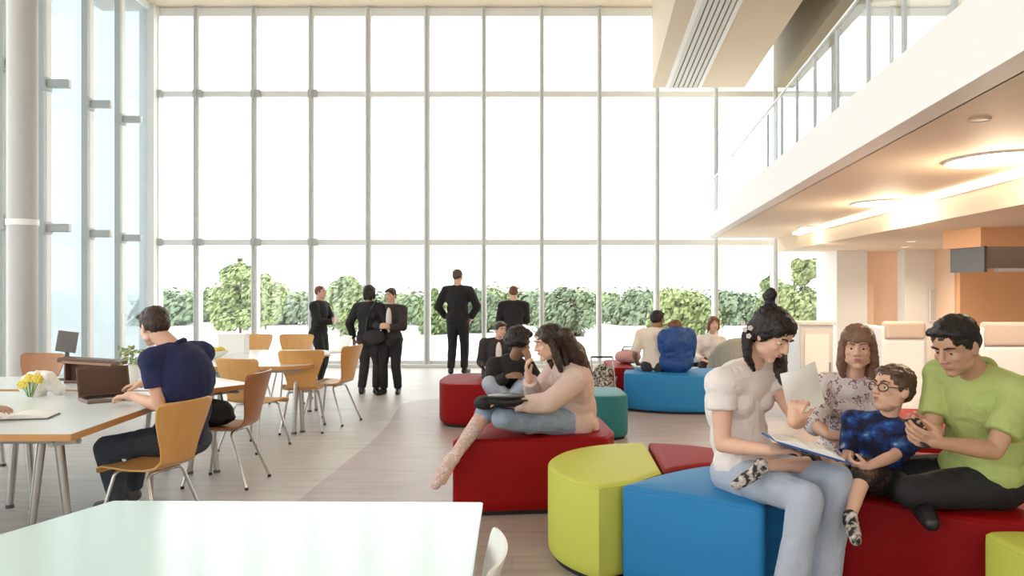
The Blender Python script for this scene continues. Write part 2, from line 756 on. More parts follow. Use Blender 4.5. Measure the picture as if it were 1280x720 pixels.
    # shoes ----------------------------------------------------------
    s_m = sp.get('shoes')
    if s_m is not None:
        for k in 'RL':
            fd = V(sp['leg' + k].get('fd', hf)).normalized()
            g = Geo()
            dn = V(sp['leg' + k].get('sole', (0, 0, -1))).normalized()
            a0 = an[k]
            g.cone(a0 + dn * .0, .029 * S, a0 + dn * .02 * S + fd * .01 * S, .029 * S)
            g.cone(a0 - fd * .012 * S + dn * .02 * S, .026 * S, a0 + fd * .06 * S + dn * .02 * S, .027 * S)
            g.cone(a0 + fd * .06 * S + dn * .02 * S, .027 * S, a0 + fd * .105 * S + dn * .024 * S, .021 * S)
            link('shoe', remesh(g, max(vox, .006), 2, base, name='shoe'), s_m, root)

    # hair -----------------------------------------------------------
    hg = hair_geo(hc, HD, hh, sp.get('hair', 'short'))
    if hg is not None:
        for (a, ra, b2, rb) in sp.get('locks', []):
            hg.cone(a, ra, b2, rb)
        link('hair', remesh(hg, max(vox, .006), 6 if sp.get('hair') in ('long', 'fringe', 'bun') else 2, base, .012 * hh / .22, .02, name='hair'), sp['hairm'], root)
    if det >= 1:
        face_parts(root, base, hc, HD, hh, sp['hairm'], sp.get('lips', M['lip']), M['eye_white'], M['iris'], sp['skin'])
    if sp.get('glasses'):
        glasses(root, base, hc, HD, hh, M['glasses'])
    sp['_'] = dict(root=root, base=base, el=el, wr=wr, kn=kn, an=an, sh=sh, HD=HD, CR=CR)
    return root

def standing(px, pyfoot, D, S, face, label, top, bottom, hair, hairm, skin, arms='down', headf=None, group=None, vox=.012,
             shoes=None, fem=False, fat=1.0, dhead=(0, 0), sleeve=1.92):
    f = V((face[0], face[1], 0)).normalized()
    r = f.cross(Z)
    x = PX(px, D)
    o = V((x, D, 0))
    pel = o + Z * .515 * S
    neck = o + Z * .835 * S + f * .005
    hd = V((*(headf or face), 0)) if headf is None or len(headf) == 2 else V(headf)
    head = o + Z * .935 * S + f * .018 * S + r * dhead[0]
    sp = dict(S=S, vox=vox, fem=fem, fat=fat, label=label, group=group, pel=pel, neck=neck, hf=f, cf=f, head=head, headf=hd,
              skin=skin, hair=hair, hairm=hairm, det=1, shoes=shoes,
              top=dict(mat=top, sleeve=sleeve, e=.016, name='jacket', folds=.014), bottom=dict(mat=bottom, e=.014, len=1.95))
    for k, s in (('R', 1), ('L', -1)):
        ft = o + r * s * .06 * S + f * (.03 * s) * S
        sp['leg' + k] = dict(an=ft + Z * .042 * S, kn=ft + f * .3 * S + Z * .3 * S, fd=(f + r * s * .25))
        if arms == 'down':
            sp['arm' + k] = dict(wr=o + r * s * .165 * S + Z * .50 * S + f * .03 * S, el=o + r * s * .3 * S + Z * .63 * S - f * .1, hn=-r * s, hd=V((0, 0, -1)) + f * .15)
        elif arms == 'front':
            sp['arm' + k] = dict(wr=o + r * s * .035 * S + Z * .64 * S + f * .17 * S, el=o + r * s * .24 * S + Z * .60 * S - f * .02, hn=-r * s, hd=f * .4 - r * s * .6 + Z * .2, curl=.8)
        elif arms == 'pocket':
            sp['arm' + k] = dict(wr=o + r * s * .115 * S + Z * .525 * S + f * .05 * S, el=o + r * s * .34 * S + Z * .63 * S - f * .12, hn=-r * s, hd=V((0, 0, -1)) - r * s * .2 + f * .3, curl=.4)
    return person(sp), sp
# ------------------------------------------------------------------ materials of the place
M = {}
M['skin_fair'] = mat('skin_fair', (.72, .44, .32), .5, trans=.08, var=.06, vscale=9)
M['skin_tan'] = mat('skin_tan', (.52, .29, .19), .5, trans=.06, var=.06, vscale=9)
M['skin_pale'] = mat('skin_pale', (.78, .52, .42), .5, trans=.08, var=.05, vscale=9)
M['skin_brown'] = mat('skin_brown', (.30, .16, .10), .5, var=.06, vscale=9)
M['lip'] = mat('lip', (.50, .20, .17), .45)
M['eye_white'] = mat('eye_white', (.80, .78, .75), .25)
M['iris'] = mat('iris', (.03, .018, .012), .2)
M['glasses'] = mat('glasses_rim', (.04, .03, .03), .35)
M['hair_black'] = mat('hair_black', (.010, .007, .006), .55, bump=.5, bscale=90)
M['hair_dark'] = mat('hair_dark', (.035, .018, .012), .42, bump=.5, bscale=90, var=.3, vscale=20)
M['hair_brown'] = mat('hair_brown', (.10, .05, .03), .45, bump=.5, bscale=90, var=.3, vscale=20)
M['hair_light'] = mat('hair_light', (.20, .105, .06), .45, bump=.5, bscale=90, var=.35, vscale=20)
M['hair_auburn'] = mat('hair_auburn', (.17, .06, .03), .45, bump=.5, bscale=90, var=.3, vscale=20)
M['white_cotton'] = mat('white_cotton', (.80, .74, .72), .85, bump=.32, bscale=15, bdist=.03, var=.04, vscale=14)
M['cream_cotton'] = mat('cream_cotton', (.82, .72, .60), .85, bump=.32, bscale=15, bdist=.03)
M['blush_knit'] = mat('blush_knit', (.66, .50, .45), .9, bump=.32, bscale=15, bdist=.03, var=.08, vscale=14)
M['jeans_light'] = mat('jeans_light', (.40, .45, .54), .85, bump=.32, bscale=15, bdist=.03, var=.13, vscale=11)
M['jeans_mid'] = mat('jeans_mid', (.27, .34, .45), .85, bump=.32, bscale=15, bdist=.03, var=.2, vscale=11)
M['jeans_dark'] = mat('jeans_dark', (.045, .055, .075), .85, bump=.32, bscale=15, bdist=.03, var=.3, vscale=11)
M['navy'] = mat('navy_cotton', (.012, .018, .075), .85, bump=.32, bscale=15, bdist=.03, var=.15, vscale=9)
M['black_cloth'] = mat('black_cloth', (.012, .011, .012), .8, bump=.32, bscale=15, bdist=.03)
M['charcoal'] = mat('charcoal_cloth', (.035, .03, .033), .85, bump=.32, bscale=15, bdist=.03, var=.3, vscale=14)
M['lime_cotton'] = mat('lime_cotton', (.40, .48, .16), .85, bump=.32, bscale=15, bdist=.03, var=.08, vscale=10)
M['blue_jacket'] = mat('blue_jacket', (.012, .06, .24), .6, bump=.32, bscale=15, bdist=.03, var=.25, vscale=10)
M['floral'] = mat_pattern('floral_print', [(0, (.72, .66, .66)), (.50, (.80, .74, .74)), (.555, (.45, .26, .28)), (.58, (.16, .17, .25)), (.615, (.70, .60, .60))], 26)
M['blue_print'] = mat_pattern('blue_print', [(0, (.006, .010, .04)), (.47, (.010, .03, .15)), (.56, (.012, .07, .30)), (.64, (.04, .16, .40)), (.72, (.40, .40, .50))], 17)
M['brown_camo'] = mat_pattern('brown_camo', [(0, (.02, .013, .012)), (.5, (.06, .03, .022)), (.56, (.12, .06, .04)), (.62, (.03, .02, .018))], 20)
M['bw_print'] = mat_pattern('pebble_print', [(0, (.02, .02, .022)), (.44, (.10, .095, .09)), (.50, (.42, .37, .34)), (.60, (.62, .56, .52))], 42)
M['pink_print'] = mat_pattern('pale_sock_print', [(0, (.60, .42, .38)), (.46, (.72, .55, .50)), (.56, (.50, .34, .30)), (.62, (.76, .62, .58))], 30)
M['olive_print'] = mat_pattern('olive_sleeve_print', [(0, (.05, .035, .012)), (.48, (.13, .09, .03)), (.58, (.24, .18, .06))], 22)

M['red_up'] = mat('red_upholstery', (.26, .0012, .0016), .6, bump=.12, bscale=350, spec=.2)
M['blue_up'] = mat('blue_upholstery', (.008, .20, .48), .62, bump=.12, bscale=350)
M['lime_up'] = mat('lime_upholstery', (.53, .56, .085), .62, bump=.12, bscale=350)
M['teal_up'] = mat('teal_upholstery', (.012, .17, .19), .55, bump=.12, bscale=350)
M['plinth'] = mat('dark_plinth', (.012, .010, .010), .7)

M['metal'] = mat('mullion_metal', (.86, .88, .87), .4)
M['bracket'] = mat('bracket_metal', (.48, .49, .48), .45, .4)
M['darkmetal'] = mat('dark_gasket', (.50, .52, .52), .5)
M['chrome'] = mat('brushed_chrome', (.62, .62, .62), .25, .9)
M['white_paint'] = mat('white_paint', (.86, .85, .83), .6, bump=.03, bscale=80)
M['column_paint'] = mat('column_paint', (.50, .50, .495), .5)
M['beige_paint'] = mat('beige_paint', (.70, .58, .44), .7, bump=.03, bscale=80)
M['soffit_paint'] = mat('soffit_paint', (.80, .66, .51), .7, bump=.03, bscale=80)
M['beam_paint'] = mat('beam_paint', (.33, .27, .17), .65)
M['orange_paint'] = mat('orange_paint', (.80, .45, .24), .7, bump=.03, bscale=80)
M['peach_paint'] = mat('peach_paint', (.85, .62, .46), .7)
M['greywhite'] = mat('grey_white_panel', (.62, .60, .57), .5)
M['dark_grey'] = mat('dark_grey', (.10, .10, .10), .5)
M['vent_metal'] = mat('vent_metal', (.62, .60, .56), .5, .1)
M['laminate'] = mat('white_laminate', (.80, .88, .90), .22)
M['glass_top'] = mat('frosted_glass_top', (.66, .86, .88), .16)
M['edge_wood'] = mat_wood('edge_wood', (.62, .33, .12), (.50, .24, .08), .4, (2, 2, 2))
M['chair_wood'] = mat_wood('chair_wood', (.72, .41, .15), (.60, .31, .095), .32, (9, 1.2, 1.2))
M['chair_wood_dark'] = mat_wood('chair_wood_dark', (.40, .17, .06), (.30, .12, .04), .32, (9, 1.2, 1.2))
M['white_shell'] = mat('white_shell', (.85, .84, .82), .3)
M['paper'] = mat('paper', (.88, .87, .85), .8)
M['book_blue'] = mat('book_blue', (.03, .10, .32), .5)
M['brown_leather'] = mat('brown_leather', (.13, .065, .045), .45, bump=.2, bscale=150, var=.2)
M['screen_brown'] = mat('screen_brown', (.10, .058, .045), .25)
M['keys'] = mat('laptop_base', (.22, .16, .14), .4)
M['black_plastic'] = mat('black_plastic', (.015, .015, .016), .35)
M['glass'] = mat_glass('window_glass', (.97, .99, .985), .05)
M['left_glass'] = mat_glass('fritted_glass', (.475, .515, .525), .04, .16, (.85, .95, .98))
M['rail_glass'] = mat_glass('rail_glass', (.93, .975, .985), .07)
M['lamp'] = mat_emit('lamp_glow', (1.0, .86, .62), 16.0)
M['yellow'] = mat('yellow_petals', (.75, .60, .10), .7)
M['green_leaf'] = mat('plant_leaf', (.12, .25, .06), .6, var=.3)

# floor: pale plank carpet, long boards across the room
def floor_mat(name, c1, c2):
    m, nt, b = _nt(name)
    b.inputs['Roughness'].default_value = .42
    tc = nt.nodes.new('ShaderNodeTexCoord')
    mp = nt.nodes.new('ShaderNodeMapping')
    mp.inputs['Scale'].default_value = (1, 1, 1)
    br = nt.nodes.new('ShaderNodeTexBrick')
    br.inputs['Color1'].default_value = (*c1, 1)
    br.inputs['Color2'].default_value = (*c2, 1)
    br.inputs['Mortar'].default_value = (*[c * .82 for c in c1], 1)
    br.inputs['Scale'].default_value = 1.0
    br.inputs['Mortar Size'].default_value = .004
    br.inputs['Brick Width'].default_value = 1.5
    br.inputs['Row Height'].default_value = .22
    n = nt.nodes.new('ShaderNodeTexNoise')
    n.inputs['Scale'].default_value = 3.0
    n.inputs['Detail'].default_value = 8
    mp2 = nt.nodes.new('ShaderNodeMapping')
    mp2.inputs['Scale'].default_value = (.6, 5, 1)
    mx = nt.nodes.new('ShaderNodeMix')
    mx.data_type = 'RGBA'
    mx.blend_type = 'OVERLAY'
    mx.inputs['Factor'].default_value = .35
    nt.links.new(tc.outputs['Object'], mp.inputs['Vector'])
    nt.links.new(mp.outputs['Vector'], br.inputs['Vector'])
    nt.links.new(tc.outputs['Object'], mp2.inputs['Vector'])
    nt.links.new(mp2.outputs['Vector'], n.inputs['Vector'])
    nt.links.new(br.outputs['Color'], mx.inputs['A'])
    nt.links.new(n.outputs['Fac'], mx.inputs['B'])
    nt.links.new(mx.outputs['Result'], b.inputs['Base Color'])
    return m

M['floor'] = floor_mat('pale_planks', (.56, .53, .505), (.525, .495, .47))
M['floor_bounce_tint'] = floor_mat('taupe_bounce_planks', (.42, .345, .32), (.395, .325, .30))  # taupe with the rosy bounce of the red seats in its colour

# ------------------------------------------------------------------ shell of the room
YB = 14.5
g = Geo().box((1.5, 3.75, -.1), (18, 21.8, .2))
struct('floor', g, M['floor'])
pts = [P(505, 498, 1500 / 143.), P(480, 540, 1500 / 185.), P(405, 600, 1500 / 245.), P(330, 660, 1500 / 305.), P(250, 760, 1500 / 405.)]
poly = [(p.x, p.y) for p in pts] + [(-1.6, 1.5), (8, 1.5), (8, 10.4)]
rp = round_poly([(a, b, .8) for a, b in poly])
struct('floor_rosy_bounce', Geo().prism([(p.x, p.y) for p in rp], 0.0, .004), M['floor_bounce_tint'])  # bounce light around the red seats, put in as a tinted floor layer
struct('ceiling', Geo().box((1.5, 3.75, 6.65), (18, 21.8, .3)), M['beige_paint'])

def lx(D):            # line of the left glass wall
    return -5.755 - .05 * D

# back curtain wall -------------------------------------------------
px_m = [197, 247, 319, 390, 461, 534, 605, 677, 749, 821, 894, 968, 1040]
wx = [PX(p, YB) for p in px_m]
wx_hi = [PX(p, YB) for p in (1112, 1184, 1256, 1328)]
win = thing('window_1', 'tall glazed curtain wall closing the far end of the hall', 'window', (0, YB, 0))
del win['category']
win['kind'] = 'structure'
for i, x in enumerate(wx + wx_hi):
    z0 = 0 if i < len(wx) else 2.2
    w = .085 if i > 5 else .11
    g = Geo().box((x, .02, (z0 + 6.5) / 2), (w, .20, 6.5 - z0))
    o = part('mullion', g, M['metal'], win)
    bevel(o, .012)
    g = Geo().box((x, -.10, (z0 + 6.5) / 2), (w * .3, .06, 6.5 - z0))
    part('mullion_fin', g, M['darkmetal'], o)
for z, h, x1 in ((.06, .12, wx[-1]), (2.254, .11, wx[-1]), (4.935, .11, 9.9), (6.42, .16, 9.9)):
    g = Geo().box(((wx[0] + x1) / 2, .03, z), (x1 - wx[0], .15, h))
    o = part('transom', g, M['metal'], win)
    bevel(o, .012)
g = Geo()
allx = wx + wx_hi
for i in range(len(allx) - 1):
    z0 = .05 if i < len(wx) - 1 else 2.2
    g.box(((allx[i] + allx[i + 1]) / 2, .03, (z0 + 6.45) / 2), (allx[i + 1] - allx[i] - .02, .012, 6.45 - z0))
part('glass_pane', g, M['glass'], win)
# sleeves where the transoms meet the left mullions
for x in wx[:4]:
    for z in (2.254, 4.935):
        part('joint_sleeve', Geo().box((x + .03, -.05, z), (.17, .10, .13)), M['bracket'], win)

# left curtain wall ---------------------------------------------------
win2 = thing('window_2', 'bluish fritted glass wall running along the left side of the hall', 'window', (0, 0, 0))
del win2['category']
win2['kind'] = 'structure'
Ds = [13.0, 11.9, 10.68, 9.75] + [8.6 - 1.15 * k for k in range(12)]
ang = math.atan(.05)
RL = Matrix.Rotation(ang, 3, 'Z')
for D in Ds:
    g = Geo().box((lx(D), D, 3.25), (.09, .045, 6.5), RL)
    o = part('mullion', g, M['darkmetal'], win2)
    g = Geo().box((lx(D) - .02, D + .16, 3.25), (.07, .12, 6.5), RL)
    part('mullion_cover', g, M['white_paint'], o)
    for z in (2.25, 4.18):
        g = Geo().box((lx(D) + .20, D + .03, z), (.34, .10, .11), RL)
        o = part('transom_bracket', g, M['bracket'], win2)
        bevel(o, .015)
        part('bracket_plate', Geo().box((lx(D) + .06, D + .03, z), (.05, .2, .17), RL), M['darkmetal'], o)
g = Geo()
A = V((lx(9.0) - .05, 9.0, 0))
B = V((lx(14.45) - .05, 14.45, 0))
g.hexa([A, B, B + V((-.012, 0, 0)), A + V((-.012, 0, 0))], [q + V((0, 0, 6.5)) for q in (A, B, B + V((-.012, 0, 0)), A + V((-.012, 0, 0)))])
part('fritted_pane', g, M['left_glass'], win2)
B2 = A
A = V((lx(-6.9) - .05, -6.9, 0))
g = Geo().hexa([A, B2, B2 + V((-.012, 0, 0)), A + V((-.012, 0, 0))], [q + V((0, 0, 6.5)) for q in (A, B2, B2 + V((-.012, 0, 0)), A + V((-.012, 0, 0)))])
part('unseen_clear_pane', g, M['glass'], win2)  # unseen stretch, made clear so daylight reaches the white mezzanine edge
for z in (.05, 6.45):
    g = Geo().hexa([A + V((-.06, 0, z - .05)), B + V((-.06, 0, z - .05)), B + V((.06, 0, z - .05)), A + V((.06, 0, z - .05))],
                   [A + V((-.06, 0, z + .05)), B + V((-.06, 0, z + .05)), B + V((.06, 0, z + .05)), A + V((.06, 0, z + .05))])
    part('rail', g, M['metal'], win2)
struct('trim_1', Geo().box((-6.52, 14.42, 3.25), (.26, .30, 6.5)), M['white_paint'])
# base board of the back wall
struct('baseboard_back', Geo().box(((wx[0] + wx[-1]) / 2, YB - .14, .03), (wx[-1] - wx[0], .08, .06)), M['metal'])

# round column ----------------------------------------------------------
col = thing('column', 'round pale grey column rising past the left glass wall', 'column', (PX(28, 8.2), 8.2, 0))
g = Geo().cone((0, 0, 0), .142, (0, 0, 6.5), .142, 40, False, False)
part('shaft', g, M['column_paint'], col, 40)
g = Geo().cone((0, 0, 2.10), .152, (0, 0, 2.16), .152, 40, False, False)
part('collar', g, M['metal'], col, 40)
part('foot_ring', Geo().cone((0, 0, 0), .17, (0, 0, .05), .165, 40, False, False), M['metal'], col, 40)

# ceiling slab with its linear grille --------------------------------------
def xs(x14, k, D):
    return x14 + k * (D - 14)
g = Geo().prism([(xs(2.45, .11, -6.9), -6.9), (xs(4.07, .128, -6.9), -6.9), (4.07, 14.0), (2.45, 14.0)], 4.93, 6.55)
struct('trim_2', g, M['beige_paint'])
vent = thing('ceiling_vent', 'long slotted linear air grille set in the beige ceiling bulkhead', 'vent', (0, 0, 0))
g = Geo().prism([(xs(2.73, .10, 2), 2), (xs(3.23, .118, 2), 2), (3.23, 13.95), (2.73, 13.95)], 4.924, 4.93)
part('backing', g, M['dark_grey'], vent)
for j in range(6):
    t0, t1 = j / 6 + .012, (j + 1) / 6 - .035
    w = lambda t, D: xs(2.73, .10, D) * (1 - t) + xs(3.23, .118, D) * t
    g = Geo().prism([(w(t0, 2), 2), (w(t1, 2), 2), (w(t1, 13.95), 13.95), (w(t0, 13.95), 13.95)], 4.905, 4.922)
    part('slat', g, M['vent_metal'], vent)
for x, k in ((2.70, .10), (3.26, .118)):
    g = Geo().prism([(xs(x - .03, k, 2), 2), (xs(x + .03, k, 2), 2), (x + .03, 13.97), (x - .03, 13.97)], 4.90, 4.93)
    part('frame', g, M['white_paint'], vent)
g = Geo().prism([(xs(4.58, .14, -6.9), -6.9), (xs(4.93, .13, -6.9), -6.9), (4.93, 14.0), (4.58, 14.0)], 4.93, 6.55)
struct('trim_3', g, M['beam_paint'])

# mezzanine ------------------------------------------------------------------
def bx(D):
    return 1.37 + .146 * D
g = Geo().prism([(bx(.6), .6), (bx(.6) + .14, .6), (bx(14.2) + .14, 14.2), (bx(14.2), 14.2)], 2.31, 2.655)
struct('trim_4', g, M['white_paint'])
def l2(D):
    return 2.93 + .126 * D
g = Geo().prism([(bx(.6) + .13, .6), (10, .6), (10, 14.2), (bx(14.2) + .13, 14.2)], 2.31, 2.60)
struct('ceiling_soffit', g, M['soffit_paint'])
g = Geo().prism([(l2(.6), .6), (10, .6), (10, 14.2), (l2(14.2), 14.2)], 2.07, 2.312)
struct('ceiling_lower', g, M['soffit_paint'])
# balustrade
bal = thing('balustrade', 'frameless glass balustrade along the white mezzanine edge', 'railing', (0, 0, 0))
g = Geo()
Dp = [2.9, 3.53, 4.17, 4.79, 5.5, 6.17, 6.83, 7.5, 8.25]
edges = [.8, 1.5, 2.2] + Dp + [9.0, 9.75, 10.5, 11.25, 12, 12.75, 13.5, 14.15]
for a, b in zip(edges[:-1], edges[1:]):
    q = Geo().hexa([V((bx(a) + .06, a + .015, 2.60)), V((bx(b) + .06, b - .015, 2.60)), V((bx(b) + .072, b - .015, 2.60)), V((bx(a) + .072, a + .015, 2.60))],
                   [V((bx(a) + .06, a + .015, 3.28)), V((bx(b) + .06, b - .015, 3.28)), V((bx(b) + .072, b - .015, 3.28)), V((bx(a) + .072, a + .015, 3.28))])
    part('glass_panel', q, M['rail_glass'], bal)
for D in Dp:
    q = Geo().box((bx(D) + .066, D, 2.95), (.022, .034, .60), RL)
    o = part('post', q, M['darkmetal'], bal)
    bevel(o, .008)
    part('post_foot', Geo().cone((bx(D) + .06, D, 2.655), .026, (bx(D) + .06, D, 2.67), .026, 12, False, False), M['darkmetal'], o, 40)
q = Geo().tube([V((bx(.8) + .066, .8, 3.285)), V((bx(14.15) + .066, 14.15, 3.285))], .012, 8)
part('handrail', q, M['metal'], bal, 40)

# soffit lamps
lamp_spots = [(2.97, 5.16, 'nearest'), (3.53, 7.94, 'middle'), (4.22, 11.4, 'farthest')]
for i, (x, y, w) in enumerate(lamp_spots):
    t = thing('ceiling_light', {'nearest': 'large glowing round lamp in the mezzanine soffit, nearest of three', 'middle': 'glowing round lamp in the mezzanine soffit, between two others',
                                'farthest': 'glowing round soffit lamp nearest the far windows'}[w], 'ceiling light', (x + .12, y, 2.31), group='round lamps in the mezzanine soffit')
    part('trim_ring', Geo().tube([V((.24 * math.cos(a), .34 * math.sin(a), -.004)) for a in [2 * math.pi * k / 40 for k in range(40)]], .012, 8, True), M['white_paint'], t, 180)
    part('diffuser', Geo().ell((0, 0, -.004), (.24, .34, .03), None, 32, 10), M['lamp'], t, 180)
    ld = bpy.data.lights.new('lamp_light', 'POINT')
    ld.energy = 40
    ld.color = (1, .82, .58)
    ld.shadow_soft_size = .15
    lo = bpy.data.objects.new('lamp_light', ld)
    COL.objects.link(lo)
    lo.parent = t
    lo.location = (.1, 0, -.17)
cove = thing('cove_light', 'warm linear light strip where the soffit steps down', 'ceiling light', (0, 0, 0))
q = Geo().prism([(l2(3.0) - .10, 3.0), (l2(3.0) - .02, 3.0), (l2(12.6) - .02, 12.6), (l2(12.6) - .10, 12.6)], 2.275, 2.308)
part('diffuser', q, mat_emit('cove_glow', (1, .86, .64), 3.0), cove)
part('channel', Geo().prism([(l2(3.0) - .02, 3.0), (l2(3.0), 3.0), (l2(12.6), 12.6), (l2(12.6) - .02, 12.6)], 2.26, 2.309), M['white_paint'], cove)
dl = thing('downlight', 'small recessed downlight in the plain part of the soffit', 'ceiling light', (P(1225, 149, .81 / .206).x, .81 / .206, 2.31))
part('ring', Geo().tube([V((.045 * math.cos(a), .045 * math.sin(a), -.003)) for a in [2 * math.pi * k / 24 for k in range(24)]], .006, 6, True), M['soffit_paint'], dl, 180)
part('lens', Geo().cone((0, 0, -.006), .038, (0, 0, 0), .04, 24, False, False), M['greywhite'], dl, 40)

for (x, y, lab) in ((5.3, 10.6, 'small added fill light in the lower ceiling left of the orange wall'), (7.6, 10.2, 'small added fill light in front of the orange wall'),
                    (4.6, 6.6, 'small added fill light in the lower ceiling above the white booths'), (6.0, 12.2, 'small added fill light in front of the pale niche wall')):  # added fixtures with spots, to brighten the walls under the mezzanine
    t = thing('downlight', lab, 'ceiling light', (x, y, 2.07), group='added fill lights of the lower ceiling')  # added fill fixture, shares the name of the real downlight
    part('ring', Geo().tube([V((.06 * math.cos(a), .06 * math.sin(a), -.003)) for a in [2 * math.pi * k / 24 for k in range(24)]], .008, 6, True), M['white_paint'], t, 180)
    part('lens', Geo().cone((0, 0, -.004), .05, (0, 0, 0), .052, 24, False, False), M['lamp'], t, 40)
    ld = bpy.data.lights.new('added_fill_spot', 'SPOT')
    ld.energy = 85
    ld.color = (1, .84, .66)
    ld.spot_size = 2.6
    ld.spot_blend = .8
    ld.shadow_soft_size = .05
    lo = bpy.data.objects.new('added_fill_spot', ld)
    COL.objects.link(lo)
    lo.parent = t
    lo.location = (0, 0, -.03)
# walls under the mezzanine ----------------------------------------------------
def wall(name, p0, p1, D, m, z1=2.08, z0=0.0, th=.15):
    x0, x1 = PX(p0, D), PX(p1, D) if p1 < 1279 else 10.0
    return struct(name, Geo().box(((x0 + x1) / 2, D + th / 2, (z0 + z1) / 2), (x1 - x0, th, z1 - z0)), m)
wall('wall_back', 1046, 1084, 13.6, M['white_paint'], 2.08, th=.9)
wall('wall_alcove', 1080, 1160, 14.1, M['peach_paint'])
wall('wall_niche', 1131, 1200, 13.2, M['white_paint'], th=.25)
wall('wall_pilaster', 1193, 1204, 12.6, M['peach_paint'], th=.8)
wall('wall_orange', 1200, 1280, 12.5, M['orange_paint'], th=.6)
struct('wall_right_unseen', Geo().box((10.1, 3.75, 3.25), (.2, 21.5, 6.5)), M['white_paint'])  # out of view, added to keep sky light from flooding this side
struct('trim_5', Geo().box((PX(1088.5, 13.6), 13.9, .75), (.13, .5, 1.5)), M['peach_paint'])
pn = thing('wall_panel', 'grey white panel hung on the pale wall left of the orange wall', 'panel', (PX(1177, 13.17), 13.17, 1.5 - .0132 * 26))
part('board', Geo().box((0, 0, 0), (.40, .04, .52)), M['greywhite'], pn)
part('frame', Geo().tube([V((-.2, -.02, -.26)), V((.2, -.02, -.26)), V((.2, -.02, .26)), V((-.2, -.02, .26))], .012, 6, True), M['metal'], pn)
struct('trim_6', Geo().box(((PX(1226, 8) + 8) / 2, 8.35, 1.98), (8 - PX(1226, 8), .7, .21)), M['orange_paint'])
hd = thing('hood_unit', 'long grey box unit hung below the orange bulkhead', 'hood', (0, 0, 0))
x0 = PX(1229, 8.05)
part('casing', Geo().hexa([V((x0 + .03, 8.1, 1.66)), V((7.5, 8.1, 1.66)), V((7.5, 8.6, 1.66)), V((x0 + .03, 8.6, 1.66))],
                          [V((x0, 8.0, 1.88)), V((7.5, 8.0, 1.88)), V((7.5, 8.6, 1.88)), V((x0, 8.6, 1.88))]), mat('hood_grey', (.33, .27, .21), .5), hd)
part('lip', Geo().box(((x0 + .12 + 7.5) / 2, 8.03, 1.64), (7.5 - x0 - .12, .08, .035)), M['greywhite'], hd)
part('end_cap', Geo().box((x0 - .01, 8.3, 1.75), (.03, .62, .26)), M['dark_grey'], hd)

# unseen rear wall, its height set to limit light from behind the camera
struct('wall_rear_unseen', Geo().box((1.5, -7.1, 1.7), (18, .2, 3.4)), M['white_paint'])

# ------------------------------------------------------------------ outside
M['ground'] = mat('pale_paving', (.90, .89, .87), .8, var=.05)
M['leaf_a'] = mat('leaf_a', (.27, .34, .16), .7, var=.35, vscale=1.5)
M['leaf_b'] = mat('leaf_b', (.21, .28, .17), .7, var=.35, vscale=1.5)
M['leaf_c'] = mat('leaf_c', (.34, .41, .18), .7, var=.3, vscale=1.5)
M['bark'] = mat('bark', (.20, .15, .11), .8)
struct('ground', Geo().box((0, 40, -.16), (240, 160, .2)), M['ground'])

def tree(x, y, h, w, m, label, kind='tree', n=1500, name='tree', group=None, trunk_h=.3, leaf=.085, seed=0):
    rnd = random.Random(seed)
    t = thing(name, label, kind, (x, y, -.06), group=group)
    g = Geo().chain([V((0, 0, 0)), V((.05, 0, h * .35)), V((0, .05, h * .75))], [.05 * h * .35, .035 * h * .35, .01 * h], 8)
    for k in range(5):
        a = k * 1.26
        g.cone(V((0, 0, h * (trunk_h + .08 * k))), .012 * h * .5, V((math.cos(a) * w * .3, math.sin(a) * w * .3, h * (trunk_h + .2 + .08 * k))), .004 * h, 6)
    part('trunk', g, M['bark'], t, 60)
    blobs = []
    for k in range(26):
        zz = rnd.uniform(trunk_h, .96)
        rr = w * .5 * math.sin(math.pi * min(1, max(.12, (zz - trunk_h + .18) / (1.12 - trunk_h)))) ** .7
        a = rnd.uniform(0, 6.28)
        d = rr * rnd.uniform(.1, .75)
        blobs.append((V((math.cos(a) * d, math.sin(a) * d, zz * h)), rr * rnd.uniform(.22, .5)))
    g = Geo()
    for k in range(n * 3):
        c, r = rnd.choice(blobs)
        d = V((rnd.gauss(0, 1), rnd.gauss(0, 1), rnd.gauss(0, 1))).normalized()
        p = c + d * r * rnd.uniform(.6, 1.12)
        if p.z < .02:
            continue
        nrm = (d + V((rnd.uniform(-.7, .7), rnd.uniform(-.7, .7), rnd.uniform(-.2, .9)))).normalized()
        a = nrm.orthogonal().normalized()
        b = nrm.cross(a)
        s = leaf * rnd.uniform(.6, 1.3)
        g.add([p - a * s, p + b * s * .5, p + a * s, p - b * s * .5], [(0, 1, 2, 3)])
    part('foliage', g, m, t)
    return t

def TP(px, D):
    return PX(px, D)
tree(TP(300, 24), 24, 1.5 + .033 * 24 + .1, 2.0, M['leaf_c'], 'tallest pale green tree outside, behind the second wide pane from the left', n=2600, seed=1, trunk_h=.15)
tree(TP(332, 27.5), 27.5, 1.5 + .018 * 27.5, 1.7, M['leaf_c'], 'lower green tree just right of the tallest one outside', n=1800, seed=2, trunk_h=.15)
tree(TP(430, 24), 24, 1.5 + .010 * 24 + .12, 1.9, M['leaf_a'], 'round green tree outside between the dark suited figure and the pair', n=2400, seed=3, trunk_h=.12)
tree(TP(1006, 20), 20, 1.5 + .035 * 20 + .1, 2.2, M['leaf_c'], 'tall bright green tree outside the rightmost low panes', n=3000, seed=4, trunk_h=.12)
tree(TP(965, 22), 22, 1.5 + .018 * 22, 1.8, M['leaf_a'], 'bright green tree outside left of the tall right hand one', n=2200, seed=5, trunk_h=.1)
tree(TP(846, 23), 23, 1.5 - .002 * 23, 2.5, M['leaf_c'], 'broad bright green bush outside behind the blue jacketed child', 'bush', n=2600, seed=6, trunk_h=.05, name='bush')
